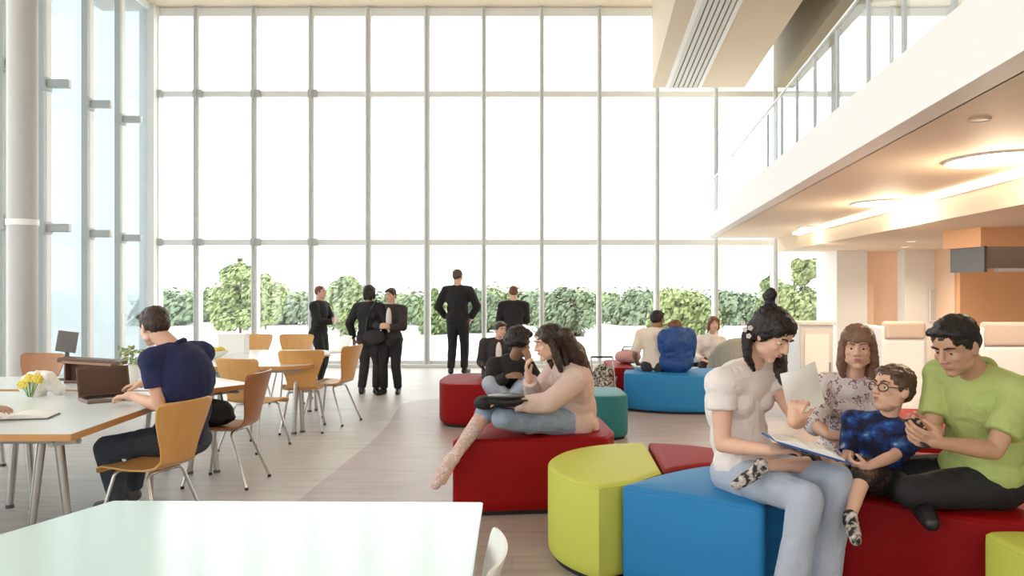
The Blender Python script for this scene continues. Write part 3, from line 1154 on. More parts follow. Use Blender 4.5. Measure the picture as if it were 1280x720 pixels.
tree(TP(706, 24), 24, 1.5 - .000 * 24, 2.5, M['leaf_b'], 'broad dull green bush outside right of the small standing figure', 'bush', n=2400, seed=7, trunk_h=.05, name='bush')
tree(TP(545, 25), 25, 1.5 - .001 * 25, 1.8, M['leaf_a'], 'green bush outside beside the tall man in black', 'bush', n=2000, seed=8, trunk_h=.05, name='bush')
tree(TP(604, 26), 26, 1.5 + .000 * 26, 1.9, M['leaf_b'], 'grey green bush outside right of the tall man in black', 'bush', n=2000, seed=18, trunk_h=.05, name='bush')
words_ = 'first second third fourth fifth sixth seventh eighth ninth tenth eleventh twelfth thirteenth fourteenth fifteenth'.split()
for i in range(15):
    rnd = random.Random(i + 90)
    D = 31.0 + (i % 2) * 3.2
    tree(TP(208 + 59 * i, D), D, 1.5 - .001 * D * rnd.uniform(10, 22), 3.9 * (1 + .1 * (i % 2)), (M['leaf_b'], M['leaf_a'])[i % 2], words_[i] + ' hedge bush from the left in the row far outside', 'bush', n=2000, name='bush',
         seed=30 + i, trunk_h=.03, group='hedge bushes outside', leaf=.13)
# ------------------------------------------------------------------ poufs
def pouf(outline, h, m, label, group='coloured upholstered seats', crown=.012, rim=.03, centre=None):
    pts = densify(outline, .05)
    # counter-clockwise
    area = sum(pts[i].x * pts[(i + 1) % len(pts)].y - pts[(i + 1) % len(pts)].x * pts[i].y for i in range(len(pts)))
    if area < 0:
        pts.reverse()
    N = len(pts)
    cx = sum(p.x for p in pts) / N
    cy = sum(p.y for p in pts) / N
    nrm = []
    for i in range(N):
        d = (pts[(i + 1) % N] - pts[i - 1]).normalized()
        nrm.append(V((-d.y, d.x)))
    t = thing('pouf', label, 'seat', (cx, cy, 0), group=group)
    prof = [(.035, .012), (.05, .002), (.10, 0), (h - rim, 0)]
    for k in range(1, 6):
        a = k / 5 * math.pi / 2
        prof.append((h - rim + rim * math.sin(a), rim * (1 - math.cos(a))))
    vs, fs = [], []
    for z, ins in prof:
        for p, n in zip(pts, nrm):
            q = p + n * ins
            vs.append(V((q.x - cx, q.y - cy, z)))
    # crowned top: shrink towards the middle of the outline
    for s, dz in ((.75, .6), (.45, .9), (.15, 1.0)):
        for p, n in zip(pts, nrm):
            q = p + n * rim
            vs.append(V(((q.x - cx) * s, (q.y - cy) * s, h + crown * dz)))
    rows = len(prof) + 3
    for r in range(rows - 1):
        for i in range(N):
            j = (i + 1) % N
            fs.append((r * N + i, r * N + j, (r + 1) * N + j, (r + 1) * N + i))
    fs.append(tuple((rows - 1) * N + i for i in range(N)))
    fs.append(tuple(N - 1 - i for i in range(N)))
    part('upholstery', Geo().add(vs, fs), m, t, 50)
    ins = .03
    g = Geo().prism([((p + n * ins).x - cx, (p + n * ins).y - cy) for p, n in zip(pts, nrm)], 0, .045)
    part('plinth', g, M['plinth'], t)
    seam = [V(((p + n * rim * .12).x - cx, (p + n * rim * .12).y - cy, h - rim * .55)) for p, n in zip(pts, nrm)]
    part('seam', Geo().tube(seam, .0035, 6, True), m, t, 180)
    return t

def arc(cx, cy, r, a0, a1, n=24):
    return [V((cx + r * math.cos(math.radians(a0 + (a1 - a0) * i / n)), cy + r * math.sin(math.radians(a0 + (a1 - a0) * i / n)))) for i in range(n + 1)]

C0 = (.82, 4.44)
def wedge(a0, a1, r=.62):
    a = arc(C0[0], C0[1], r, a0, a1)
    return a + [V(C0)]
# round seat by the aisle: lime sector, red sector, blue crescent
ylw = arc(C0[0], C0[1], .62, 88, 231, 30) + [V((.60, 4.05)), V((.80, 4.285))]
pouf(ylw, .5, M['lime_up'], 'lime green rounded seat left of the large blue one')
redw = arc(C0[0], C0[1], .62, 86, 8, 20) + [V((1.25, 4.49)), V((1.04, 4.43)), V((.90, 4.36)), V((.815, 4.285))]
pouf(redw, .5, M['red_up'], 'red wedge seat touching the lime green one, behind the seated mother', crown=.002)
blue = round_poly([(.535, 3.975, .04), (.66, 3.90, .3), (.80, 3.81, .4), (.98, 3.68, .4), (1.13, 3.56, .05), (1.18, 3.72, .1), (1.42, 3.82, .1), (1.46, 4.1, .12), (1.42, 4.44, .15), (1.26, 4.47, .2), (1.04, 4.41, .3), (.82, 4.26, .3)])
pouf(blue, .5, M['blue_up'], 'large blue curved seat under the mother in the white top')
redf = round_poly([(1.53, 3.76, .06), (1.76, 3.64, .3), (1.92, 3.44, .3), (2.15, 3.36, .3), (2.75, 3.26, .1), (2.95, 4.55, .2), (2.3, 4.85, .3), (1.52, 4.75, .15)])
pouf(redf, .5, M['red_up'], 'big red curved seat under the boy and the man in lime')
lim2 = round_poly([(1.905, 3.25, .05), (2.05, 3.262, .3), (2.5, 3.16, .2), (2.75, 3.0, .1), (2.6, 2.45, .2), (1.905, 2.5, .08)])
pouf(lim2, .5, M['lime_up'], 'lime green seat cut off at the lower right corner')
# red seat of the long-haired reader and those behind
rmid = round_poly([(-.385, 5.12, .04), (.62, 5.22, .04), (.70, 5.42, .08), (.66, 6.15, .15), (-.27, 6.15, .12), (-.30, 5.85, .1)])
pouf(rmid, .5, M['red_up'], 'dark red seat under the long haired reader')
rfar = round_poly([(-.81, 8.75, .25), (-.72, 8.32, .22), (-.1, 8.28, .3), (.3, 8.5, .3), (.3, 9.45, .3), (-.74, 9.4, .3)])
pouf(rfar, .455, M['red_up'], 'red drum shaped seat on the pale floor in front of the man in black')
teal = round_poly([(.40, 7.0, .1), (1.05, 7.4, .2), (1.15, 7.7, .15), (1.05, 8.5, .1), (.40, 8.5, .1)])
teal = round_poly([(.35, 7.66, .1), (.98, 7.60, .25), (1.13, 7.72, .12), (1.12, 8.35, .15), (.35, 8.4, .1)])
pouf(teal, .43, M['teal_up'], 'teal seat just right of the long haired reader')
rb = round_poly([(1.24, 9.85, .05), (1.5, 9.8, .05), (1.6, 10.9, .1), (1.24, 10.9, .1)])
pouf(rb, .47, M['red_up'], 'narrow red seat end left of the far blue one')
bfar = round_poly([(1.32, 9.45, .06), (1.62, 9.22, .4), (2.05, 9.12, .5), (2.9, 9.2, .2), (2.9, 10.1, .2), (2.1, 9.95, .4), (1.45, 10.2, .08)])
pouf(bfar, .45, M['blue_up'], 'far blue curved bench seat under the child in the blue jacket')
rbk = round_poly([(2.35, 5.0, .15), (3.7, 4.95, .15), (3.9, 6.3, .3), (2.7, 6.55, .3)])
pouf(rbk, .5, M['red_up'], 'red seat glimpsed between the boy and the man in lime')

# ------------------------------------------------------------------ chairs
def shell_grid(prof, cross, nx=10):
    """prof: list of (y, z, half width, crown y, crown z); returns a closed thin sheet"""
    th = .011
    rows = []
    for i, (y, z, w, cy, cz) in enumerate(prof):
        a = prof[max(i - 1, 0)]
        b = prof[min(i + 1, len(prof) - 1)]
        t = V((0, b[0] - a[0], b[1] - a[1])).normalized()
        n = V((0, -t.z, t.y))
        top, bot = [], []
        for k in range(nx + 1):
            u = -1 + 2 * k / nx
            c = V((u * w, y + cy * u * u, z + cz * u * u))
            top.append(c + n * th / 2)
            bot.append(c - n * th / 2)
        rows.append((top, bot))
    g = Geo()
    W = nx + 1
    vs = []
    for top, bot in rows:
        vs += top + bot
    fs = []
    for r in range(len(rows) - 1):
        o, p = r * 2 * W, (r + 1) * 2 * W
        for k in range(nx):
            fs.append((o + k, o + k + 1, p + k + 1, p + k))
            fs.append((o + W + k + 1, o + W + k, p + W + k, p + W + k + 1))
        fs.append((o, p, p + W, o + W))
        fs.append((o + nx, o + W + nx, p + W + nx, p + nx))
    o = 0
    for k in range(nx):
        fs.append((o + k + 1, o + k, o + W + k, o + W + k + 1))
    o = (len(rows) - 1) * 2 * W
    for k in range(nx):
        fs.append((o + k, o + k + 1, o + W + k + 1, o + W + k))
    return g.add(vs, fs)

def make_chair(sh=.43, m='chair_wood', name='chair', hb=.40):
    t = thing(name, '', 'chair')
    seat = [(.235, sh - .035, .185, 0, .0), (.225, sh - .012, .20, 0, .004), (.18, sh + .002, .208, 0, .010), (.08, sh - .004, .212, 0, .014),
            (-.04, sh - .010, .205, 0, .014), (-.14, sh - .006, .185, 0, .012), (-.20, sh + .012, .160, .004, .008), (-.228, sh + .045, .142, .010, .002)]
    part('seat', shell_grid(seat, None), M[m], t, 60)
    back = [(-.222, sh + .035, .140, .010, .002), (-.236, sh + .07, .140, .012, 0), (-.250, sh + .13, .152, .018, 0), (-.268, sh + .21, .180, .026, 0), (-.290, sh + .30, .212, .034, 0),
            (-.315, sh + hb - .02, .226, .040, 0), (-.322, sh + hb, .218, .040, 0), (-.325, sh + hb + .012, .19, .036, 0)]
    part('backrest', shell_grid(back, None), M[m], t, 60)
    for sx in (-1, 1):
        for fy, fx, ty, tx in ((.215, .215, .13, .13), (-.27, .205, -.12, .12)):
            g = Geo().tube([V((sx * tx * .3, ty, sh - .026)), V((sx * tx, ty, sh - .03)), V((sx * (tx + .02), ty * 1.04, sh - .05)), V((sx * fx, fy, .012))], .0105, 10)
            L = part('leg', g, M['chrome'], t, 60)
            part('foot_glide', Geo().cone((sx * fx, fy, 0), .014, (sx * fx, fy, .02), .013, 10, False, False), M['black_plastic'], L, 40)
    part('seat_frame', Geo().tube([V((-.04, .13, sh - .03)), V((-.05, -.12, sh - .026)), V((.05, -.12, sh - .026)), V((.04, .13, sh - .03))], .010, 8, True), M['chrome'], t, 60)
    return t

proto = {}
used = set()
def chair(x, y, face, label, m='chair_wood', sc=1.0, group='plywood chairs around the tables'):
    key = m
    if key not in proto:
        proto[key] = make_chair(.43, m)
        o = proto[key]
    else:
        o = copy_tree(proto[key])
    o.location = (x, y, 0)
    o.rotation_euler = (0, 0, math.atan2(face[1], face[0]) - math.pi / 2)
    o.scale = (sc, sc, sc)
    tag(o, label, 'chair', group)
    return o

chair(PX(186, 4.80), 4.82, (-.93, .36), 'wooden chair under the man in the navy shirt', sc=.97)
chair(PX(280, 6.05), 6.05, (-.97, .10), 'dark wooden chair with a black bag on it, just behind the man in navy', 'chair_wood_dark')
chair(PX(320, 7.35), 7.35, (.32, .95), 'wooden chair with its back to us at the near side of the middle table')
chair(PX(412, 8.7), 8.7, (-.95, .30), 'wooden chair at the right end of the middle table')
chair(PX(312, 10.2), 10.2, (.05, -1), 'wooden chair at the far side of the middle table, left of two')
chair(PX(364, 10.2), 10.2, (.02, -1), 'wooden chair at the far side of the middle table, right of two')
chair(PX(380, 8.3), 8.25, (-.2, 1), 'wooden chair tucked under the right end of the middle table')
chair(PX(28, 7.3), 7.3, (-.1, -1), 'wooden chair behind the paper bag on the left table', 'chair_wood_dark')
wc = chair(-.325, 2.18, (-1, .02), 'white chair beside the pale table in the foreground', 'white_shell', group='white chair')
del wc['group']
wc.scale = (.95, .95, .93)

# ------------------------------------------------------------------ tables
def table(outline, h, label, top_m, edge_m, legs, th=.038, splay=.10, leg_m='chrome', name='table', round_r=.03):
    cx = sum(p[0] for p in outline) / len(outline)
    cy = sum(p[1] for p in outline) / len(outline)
    t = thing(name, label, 'table', (cx, cy, 0))
    rp = round_poly([(p[0] - cx, p[1] - cy, round_r) for p in outline], 5)
    area = sum(rp[i].x * rp[(i + 1) % len(rp)].y - rp[(i + 1) % len(rp)].x * rp[i].y for i in range(len(rp)))
    if area < 0:
        rp.reverse()
    n = len(rp)
    nr = []
    for i in range(n):
        d = (rp[(i + 1) % n] - rp[i - 1]).normalized()
        nr.append(V((-d.y, d.x)))
    part('tabletop', Geo().prism([(p.x, p.y) for p in [a + b * .004 for a, b in zip(rp, nr)]], h - th + .001, h), M[top_m], t)
    # edge band around the top
    g = Geo()
    inn = [a + b * .0045 for a, b in zip(rp, nr)]
    vs = [V((p.x, p.y, h - th)) for p in rp] + [V((p.x, p.y, h - .002)) for p in rp] + [V((p.x, p.y, h - .002)) for p in inn] + [V((p.x, p.y, h - th)) for p in inn]
    fs = []
    for i in range(n):
        j = (i + 1) % n
        for r in range(4):
            a, b = r * n, ((r + 1) % 4) * n
            fs.append((a + i, a + j, b + j, b + i))
    part('edge_band', g.add(vs, fs), M[edge_m], t, 30)
    fr = [a + b * .12 for a, b in zip(rp, nr)]
    part('apron', Geo().tube([V((p.x, p.y, h - th - .022)) for p in fr], .016, 6, True), M['bracket'], t, 60)
    for (lx_, ly_, dx, dy) in legs:
        x, y = lx_ - cx, ly_ - cy
        d = V((dx, dy, 0))
        g = Geo()
        for s in (-1, 1):
            g.cone(V((x, y, h - th - .01)) + d * .035 * s, .030, V((x, y, .012)) + d * splay * s, .022, 12, False, False)
        g.box((x, y, h - th - .012), (.12, .12, .02))
        L = part('leg', g, M[leg_m], t, 40)
        for s in (-1, 1):
            q = V((x, y, 0)) + d * splay * s
            part('foot', Geo().cone(q, .028, q + V((0, 0, .02)), .026, 12, False, False), M['dark_grey'], L, 40)
    return t

TH = .72
table([(-4.9, 4.16), (-2.29, 4.16), (-2.31, 5.82), (-4.9, 5.82)], TH, 'white table with a wooden edge where the man in navy works', 'laminate', 'edge_wood',
      [(-2.76, 4.78, 1, .25), (-3.28, 5.35, .9, -.2), (-4.6, 4.6, 1, .2), (-4.6, 5.5, 1, .2)], round_r=.02)
table([(-4.6, 5.98), (-2.34, 5.86), (-2.03, 6.28), (-2.5, 6.72), (-4.6, 6.75)], TH, 'white table behind the man in navy, mostly hidden by him', 'laminate', 'edge_wood',
      [(-2.45, 6.35, 1, .2), (-4.3, 6.2, 1, .2), (-4.3, 6.6, 1, 0), (-2.9, 6.5, 1, 0)])
table([(-3.75, 7.77), (-2.15, 7.77), (-1.96, 7.98), (-2.24, 9.75), (-3.75, 9.75)], .70, 'white middle table in front of the far windows', 'laminate', 'edge_wood',
      [(-2.15, 8.05, .3, .5), (-2.35, 9.45, .3, .5), (-3.5, 8.05, .3, .5), (-3.5, 9.45, .3, .5)], round_r=.12)
table([(-2.1, 1.1), (-.107, 1.1), (-.101, 2.79), (-1.40, 2.81)], .74, 'pale glass topped table in the foreground', 'glass_top', 'glass_top',
      [(-.28, 2.6, .3, .3), (-1.35, 2.6, .3, .3), (-.3, 1.3, .3, .3), (-1.7, 1.3, .3, .3)], th=.022, round_r=.012)
# ------------------------------------------------------------------ the group on the right
mother = dict(S=1.62, vox=.0055, fem=True, fat=1.0, label='person in a white top and light jeans sitting on the blue seat, reading down',
    pel=P(936, 590, 3.90), neck=P(936, 459, 3.84), hf=(.42, -.9, 0), cf=(.50, -.86, 0), bend=V((-.04, .07, 0)),
    head=P(964, 418, 3.72), headf=(.58, -.60, -.60), headup=(.2, -.1, 1), hh=.235, skin=M['skin_fair'], hair='bun', hairm=M['hair_black'],
    locks=[(P(934, 420, 3.72), .028, P(934, 446, 3.72), .02), (P(934, 446, 3.72), .02, P(942, 462, 3.74), .010),
           (P(974, 445, 3.80), .035, P(976, 466, 3.74), .03), (P(976, 466, 3.74), .03, P(979, 480, 3.70), .012)],
    armR=dict(el=P(884, 560, 3.80), wr=P(962, 563, 3.56), hd=(1, .15, .12), hn=(.1, .3, -1), curl=.35),
    armL=dict(el=P(1012, 545, 3.80), wr=P(991, 526, 3.54), hd=(.30, .10, .9), hn=(.55, .8, 0), curl=.95, hl=.15),
    legR=dict(direct=True, kn=P(1008, 622, 3.44), an=P(980, 775, 3.36), fd=(.4, -.9, 0)),
    legL=dict(direct=True, kn=P(1046, 600, 3.58), an=P(1024, 768, 3.46), fd=(.5, -.85, 0)),
    top=dict(mat=M['white_cotton'], sleeve=.42, e=.022, folds=.014, name='top'), bottom=dict(mat=M['jeans_light'], e=.014, len=1.94, name='jeans', folds=.012, cuff=.034),
    shoes=M['white_shell'])
person(mother)
# flower clip in her hair
r = mother['_']
g = Geo()
for (px, py) in ((931, 412), (936, 420), (929, 404), (938, 410)):
    for k in range(5):
        a = k * 1.256
        c = P(px, py, 3.66)
        g.ell(c + V((math.cos(a) * .007, 0, math.sin(a) * .007)), (.006, .004, .006), None, 8, 6)
part('flower_clip', g, M['white_cotton'], r['root'], 180, base=r['base'])

girl = dict(S=1.42, vox=.0055, fem=True, label='person with long brown hair, fringe and flowered top sitting between mother and boy',
    pel=P(1054, 578, 4.42), neck=P(1068, 475, 4.30), hf=(-.2, -.95, 0), cf=(-.25, -.95, 0), bend=V((0, .03, 0)),
    head=P(1072, 434, 4.24), headf=(-.40, -.90, -.08), hh=.225, skin=M['skin_fair'], hair='fringe', hairm=M['hair_light'], glasses=False,
    armR=dict(el=P(1012, 552, 4.2), wr=P(1036, 545, 4.02), hd=(1, -.2, .0), hn=(0, .2, -1), curl=.4),
    armL=dict(el=P(1118, 550, 4.3), wr=P(1075, 550, 4.05), hd=(-1, -.2, .0), hn=(0, .2, -1), curl=.4),
    legR=dict(kn=P(1010, 585, 4.15), an=P(1075, 598, 4.12), fd=(.8, -.5, 0)),
    legL=dict(kn=P(1105, 590, 4.15), an=P(1048, 598, 4.10), fd=(-.8, -.5, 0)),
    top=dict(mat=M['floral'], sleeve=1.25, e=.020, folds=.012, name='blouse'), bottom=dict(mat=M['black_cloth'], e=.012, len=1.9),
    shoes=None)
person(girl)

boy = dict(S=1.14, vox=.005, lk=1.28, label='child in glasses and blue patterned shirt looking up at the mother',
    pel=P(1093, 600, 3.84), neck=P(1107, 525, 3.80), hf=(-.9, -.42, 0), cf=(-.62, -.78, 0), bend=V((0, 0, 0)), sw=.125,
    head=P(1115, 486, 3.76), headf=(-.90, -.30, .14), hh=.222, skin=M['skin_fair'], hair='short', hairm=M['hair_brown'], glasses=True,
    armR=dict(el=P(1062, 570, 3.85), wr=P(1052, 583, 3.66), hd=(-1, -.1, .1), hn=(0, -.2, 1), curl=.7),
    armL=dict(el=P(1128, 594, 3.62), wr=P(1080, 586, 3.52), hd=(-1, .2, .1), hn=(0, .4, 1), curl=.8, hl=.12),
    legR=dict(kn=P(1000, 548, 3.62), an=P(925, 579, 3.50), fd=(-.75, .1, -.5), sole=(-.3, 0, -.95)),
    legL=dict(kn=P(1062, 590, 3.45), an=P(1063, 646, 3.42), fd=(-.2, -.9, -.3), k=.80, len=1.3),
    top=dict(mat=M['blue_print'], sleeve=.85, e=.012, folds=.010), bottom=dict(mat=M['brown_camo'], e=.014, len=1.12, name='shorts', folds=.012),
    shoes=M['bw_print'])
person(boy)

man = dict(S=1.62, vox=.0055, fat=1.12, label='person in a lime green shirt and black trousers looking down at a phone',
    pel=P(1226, 600, 3.62), neck=P(1222, 464, 3.52), hf=(-.95, -.3, 0), cf=(-.90, -.42, 0), bend=V((.03, .01, 0)),
    head=P(1194, 432, 3.44), headf=(-.80, -.40, -.42), hh=.240, skin=M['skin_tan'], hair='short', hairm=M['hair_black'],
    armL=dict(el=P(1244, 572, 3.30), wr=P(1178, 554, 3.26), hd=(-1, .1, .22), hn=(.1, .75, .6), curl=.5),
    armR=dict(el=P(1160, 552, 3.70), wr=P(1172, 540, 3.40), hd=(-1, -.2, .15), hn=(-.1, -.5, .8), curl=.5),
    legL=dict(kn=P(1165, 600, 3.30), an=P(1195, 622, 3.72), fd=(.3, .8, -.1)),
    legR=dict(kn=P(1135, 592, 3.82), an=P(1150, 624, 3.52), fd=(-.2, -.9, -.1)),
    top=dict(mat=M['lime_cotton'], sleeve=.72, e=.018, folds=.014, collar=M['lime_cotton']), bottom=dict(mat=M['black_cloth'], e=.016, len=1.92, folds=.01),
    shoes=M['black_plastic'])
person(man)

# ------------------------------------------------------------------ the long-haired reader and the child behind
reader = dict(S=1.55, vox=.006, fem=True, lk=1.08, label='person with long dark hair, blush cardigan and jeans, cross legged on a red seat',
    pel=P(712, 524, 5.46), neck=P(706, 457, 5.36), hf=(-1, -.22, 0), cf=(-.95, -.32, 0), bend=V((.05, .0, 0)), 
    head=P(686, 428, 5.30), headf=(-.90, -.28, -.26), hh=.225, skin=M['skin_fair'], hair='long', hairm=M['hair_dark'],
    locks=[(P(702, 420, 5.32), .06, P(718, 442, 5.42), .07), (P(718, 440, 5.42), .075, P(730, 468, 5.5), .06), (P(730, 468, 5.5), .06, P(736, 492, 5.52), .025),
           (P(706, 418, 5.24), .05, P(722, 447, 5.3), .055), (P(722, 445, 5.3), .055, P(733, 480, 5.4), .03)],
    armL=dict(el=P(694, 512, 5.06), wr=P(640, 505, 5.05), hd=(-1, .05, .14), hn=(0, .1, -1), curl=.25),
    armR=dict(el=P(664, 508, 5.5), wr=P(662, 474, 5.32), hd=(-.3, .1, 1), hn=(.8, 0, .3), curl=.6),
    legL=dict(direct=True, kn=P(628, 523, 5.12), an=P(664, 531, 5.34), fd=(.5, .85, -.1), len=1.9),
    legR=dict(direct=True, kn=P(608, 514, 5.24), an=P(567, 572, 5.00), fd=(-.50, -.15, -.85), sole=(-.6, 0, -.5)),
    top=dict(mat=M['blush_knit'], sleeve=1.92, e=.022, folds=.014, name='cardigan', lift=0, extra=[(P(733, 512, 5.50), (.07, .10, .14)), (P(739, 532, 5.50), (.055, .09, .07))]), bottom=dict(mat=M['jeans_mid'], e=.016, len=1.10, name='jeans', folds=.014),
    shoes=M['pink_print'])
person(reader)
# patterned stocking on the hanging leg
r = reader['_']
g = Geo()
a, b = r['kn']['R'], r['an']['R']
g.cone(a.lerp(b, .05), .052, a.lerp(b, .4), .050, c1=True)
g.cone(a.lerp(b, .4), .050, b, .036)
link('stocking', remesh(g, .007, 2, r['base'], .008, name='stocking'), M['pink_print'], r['root'])

kid = dict(S=1.12, vox=.008, label='child with curly black hair, black jacket and light jeans, sitting behind the reader',
    pel=P(634, 494, 6.0), neck=P(640, 452, 5.98), hf=(-.3, -.95, 0), cf=(.2, -.95, 0), head=P(650, 430, 5.92), headf=(.72, .68, -.15), hh=.20,
    skin=M['skin_brown'], hair='curly', hairm=M['hair_black'],
    armL=dict(el=P(672, 478, 5.8), wr=P(660, 452, 5.74), hd=(-.1, 0, 1), hn=(-.4, .6, 0), curl=.6),
    armR=dict(el=P(606, 478, 5.9), wr=P(636, 470, 5.74), hd=(1, -.1, .1), hn=(0, .6, -.6), curl=.5),
    legL=dict(kn=P(652, 486, 5.66), an=P(630, 508, 5.80), fd=(-.6, -.6, 0)),
    legR=dict(kn=P(620, 484, 5.66), an=P(648, 508, 5.80), fd=(.6, -.6, 0)),
    top=dict(mat=M['black_cloth'], sleeve=1.9, e=.02, name='jacket'), bottom=dict(mat=M['jeans_light'], e=.018, len=1.9, name='jeans', folds=.012), shoes=M['white_shell'])
person(kid)

far_sit = dict(S=1.22, vox=.010, label='small figure in a dark jacket over a white shirt, seated behind the curly haired child',
    pel=P(617, 464, 9.0), neck=P(622, 426, 9.0), hf=(.15, -1, 0), head=P(626, 412, 8.95), headf=(.5, -.85, -.1), hh=.17, skin=M['skin_fair'], hair='short', hairm=M['hair_dark'],
    armL=dict(el=P(640, 450, 9.0), wr=P(632, 458, 8.8), hd=(-.5, -.8, 0), curl=.4),
    armR=dict(el=P(600, 450, 9.0), wr=P(608, 460, 8.8), hd=(.5, -.8, 0), curl=.4),
    legL=dict(kn=P(628, 468, 8.65), an=P(628, 508, 8.2), fd=(0, -1, 0)), legR=dict(kn=P(612, 468, 8.65), an=P(608, 508, 8.2), fd=(0, -1, 0)),
    top=dict(mat=M['charcoal'], sleeve=1.9, e=.018, name='jacket'), bottom=dict(mat=M['charcoal'], e=.014, len=1.9), shoes=M['black_plastic'])
person(far_sit)
r = far_sit['_']
g = Geo().ell(P(623.5, 442, 8.86), (.035, .03, .13), None, 12, 8)
part('shirt_front', g, M['white_cotton'], r['root'], 180, base=r['base'])

# ------------------------------------------------------------------ people on the far blue seats
cream = dict(S=1.45, vox=.010, label='person with black hair and cream top, back turned, on the far blue seat',
    pel=P(818, 457, 9.62), neck=P(819, 413, 9.62), hf=(.3, 1, 0), head=P(822, 399, 9.66), headf=(.75, .65, -.1), hh=.205, skin=M['skin_brown'], hair='short', hairm=M['hair_black'],
    armL=dict(el=P(792, 440, 9.6), wr=P(797, 455, 9.8), hd=(.3, 1, 0)), armR=dict(el=P(838, 440, 9.6), wr=P(830, 452, 9.85), hd=(0, 1, 0)),
    legL=dict(kn=P(815, 455, 10.0), an=P(815, 494, 10.35), fd=(.2, 1, 0)), legR=dict(kn=P(828, 455, 10.0), an=P(830, 494, 10.35), fd=(.2, 1, 0)),
    top=dict(mat=M['cream_cotton'], sleeve=.9, e=.02), bottom=dict(mat=M['charcoal'], e=.016, len=1.9), shoes=M['black_plastic'])
person(cream)
bluekid = dict(S=1.25, vox=.010, fat=1.35, label='child in a bulky blue jacket hunched on the far blue seat',
    pel=P(845, 452, 9.5), neck=P(846, 416, 9.42), hf=(.1, 1, 0), cf=(-.1, 1, 0), head=P(843, 410, 9.50), headf=(-.7, .7, -.2), hh=.185, skin=M['skin_tan'], hair='short', hairm=M['hair_auburn'],
    armL=dict(el=P(824, 445, 9.4), wr=P(834, 452, 9.7), hd=(.3, 1, 0)), armR=dict(el=P(870, 440, 9.4), wr=P(860, 450, 9.7), hd=(0, 1, 0)),
    legL=dict(kn=P(840, 455, 9.85), an=P(840, 498, 10.15), fd=(.0, 1, 0)), legR=dict(kn=P(852, 455, 9.85), an=P(854, 498, 10.15), fd=(.0, 1, 0)),
    top=dict(mat=M['blue_jacket'], sleeve=1.9, e=.045, folds=.03, name='jacket', hood=True, lift=0), bottom=dict(mat=M['jeans_dark'], e=.016, len=1.9), shoes=M['black_plastic'])
person(bluekid)
auburn = dict(S=1.42, vox=.010, fem=True, label='person with auburn hair in a white top facing us from the far bench',
    pel=P(886, 452, 11.2), neck=P(889, 421, 11.15), hf=(0, -1, 0), head=P(892, 405, 11.08), headf=(.1, -1, -.1), hh=.20, skin=M['skin_fair'], hair='bob', hairm=M['hair_auburn'],
    armL=dict(el=P(907, 445, 11.1), wr=P(898, 450, 10.9), hd=(-.3, -1, 0)), armR=dict(el=P(868, 445, 11.1), wr=P(878, 450, 10.9), hd=(.3, -1, 0)),
    legL=dict(kn=P(893, 452, 10.75), an=P(893, 488, 10.7), fd=(0, -1, 0)), legR=dict(kn=P(880, 452, 10.75), an=P(878, 488, 10.7), fd=(0, -1, 0)),
    top=dict(mat=M['white_cotton'], sleeve=1.9, e=.02), bottom=dict(mat=M['charcoal'], e=.016, len=1.9), shoes=M['black_plastic'])
person(auburn)

# ------------------------------------------------------------------ man in navy at the left table
navy = dict(S=1.66, vox=.006, fat=1.05, label='person in a navy polo shirt working at the laptop, back half turned',
    pel=P(226, 548, 5.12), neck=P(220, 434, 5.12), hf=(-.93, .36, 0), cf=(-.88, .47, 0), bend=V((.07, -.03, 0)),
    head=P(192, 408, 5.14), headf=(-.82, .45, -.28), hh=.235, skin=M['skin_fair'], hair='short', hairm=M['hair_dark'],
    armL=dict(el=P(212, 512, 4.90), wr=P(166, 495, 5.05), hd=(-.9, .35, -.05), hn=(0, 0, -1), curl=.35),
    armR=dict(el=P(205, 560, 5.50), wr=P(170, 486, 5.50), hd=(-1, .1, -.1), hn=(0, 0, -1), curl=.35),
    legL=dict(kn=P(132, 552, 5.02), an=P(150, 628, 5.16), fd=(-.93, .3, 0)),
    legR=dict(kn=P(140, 540, 5.35), an=P(166, 612, 5.45), fd=(-.93, .3, 0)),
    top=dict(mat=M['navy'], sleeve=.58, e=.020, folds=.016, collar=M['navy']), bottom=dict(mat=M['jeans_dark'], e=.014, len=1.93, name='jeans', folds=.012),
    shoes=M['dark_grey'])
person(navy)
# person half out of the frame at the left edge
edge = dict(S=1.62, vox=.007, label='person at the left edge of the photo with a hand on the papers',
    pel=V((-3.36, 3.92, .50)), neck=V((-3.30, 4.08, .98)), hf=(.3, 1, 0), head=V((-3.28, 4.14, 1.20)), headf=(.3, 1, -.4), skin=M['skin_tan'], hair='short', hairm=M['hair_dark'],
    armR=dict(el=V((-2.95, 4.1, .60)), wr=P(-4, 513, 4.60), hd=(1, .35, .05), hn=(0, 0, -1), curl=.3), armL=dict(el=V((-3.7, 4.1, .72)), wr=V((-3.3, 4.5, .77)), hd=(.6, .8, 0), curl=.3),
    legL=dict(kn=V((-3.44, 4.4, .55)), an=V((-3.42, 4.45, .08)), fd=(0, 1, 0)), legR=dict(kn=V((-3.2, 4.35, .55)), an=V((-3.2, 4.45, .08)), fd=(0, 1, 0)),
    top=dict(mat=M['charcoal'], sleeve=1.3, e=.014), bottom=dict(mat=M['jeans_dark'], e=.014, len=1.9), shoes=M['black_plastic'])
person(edge)
chair(-3.42, 3.90, (.2, 1), 'wooden chair at the left edge under the half hidden person')

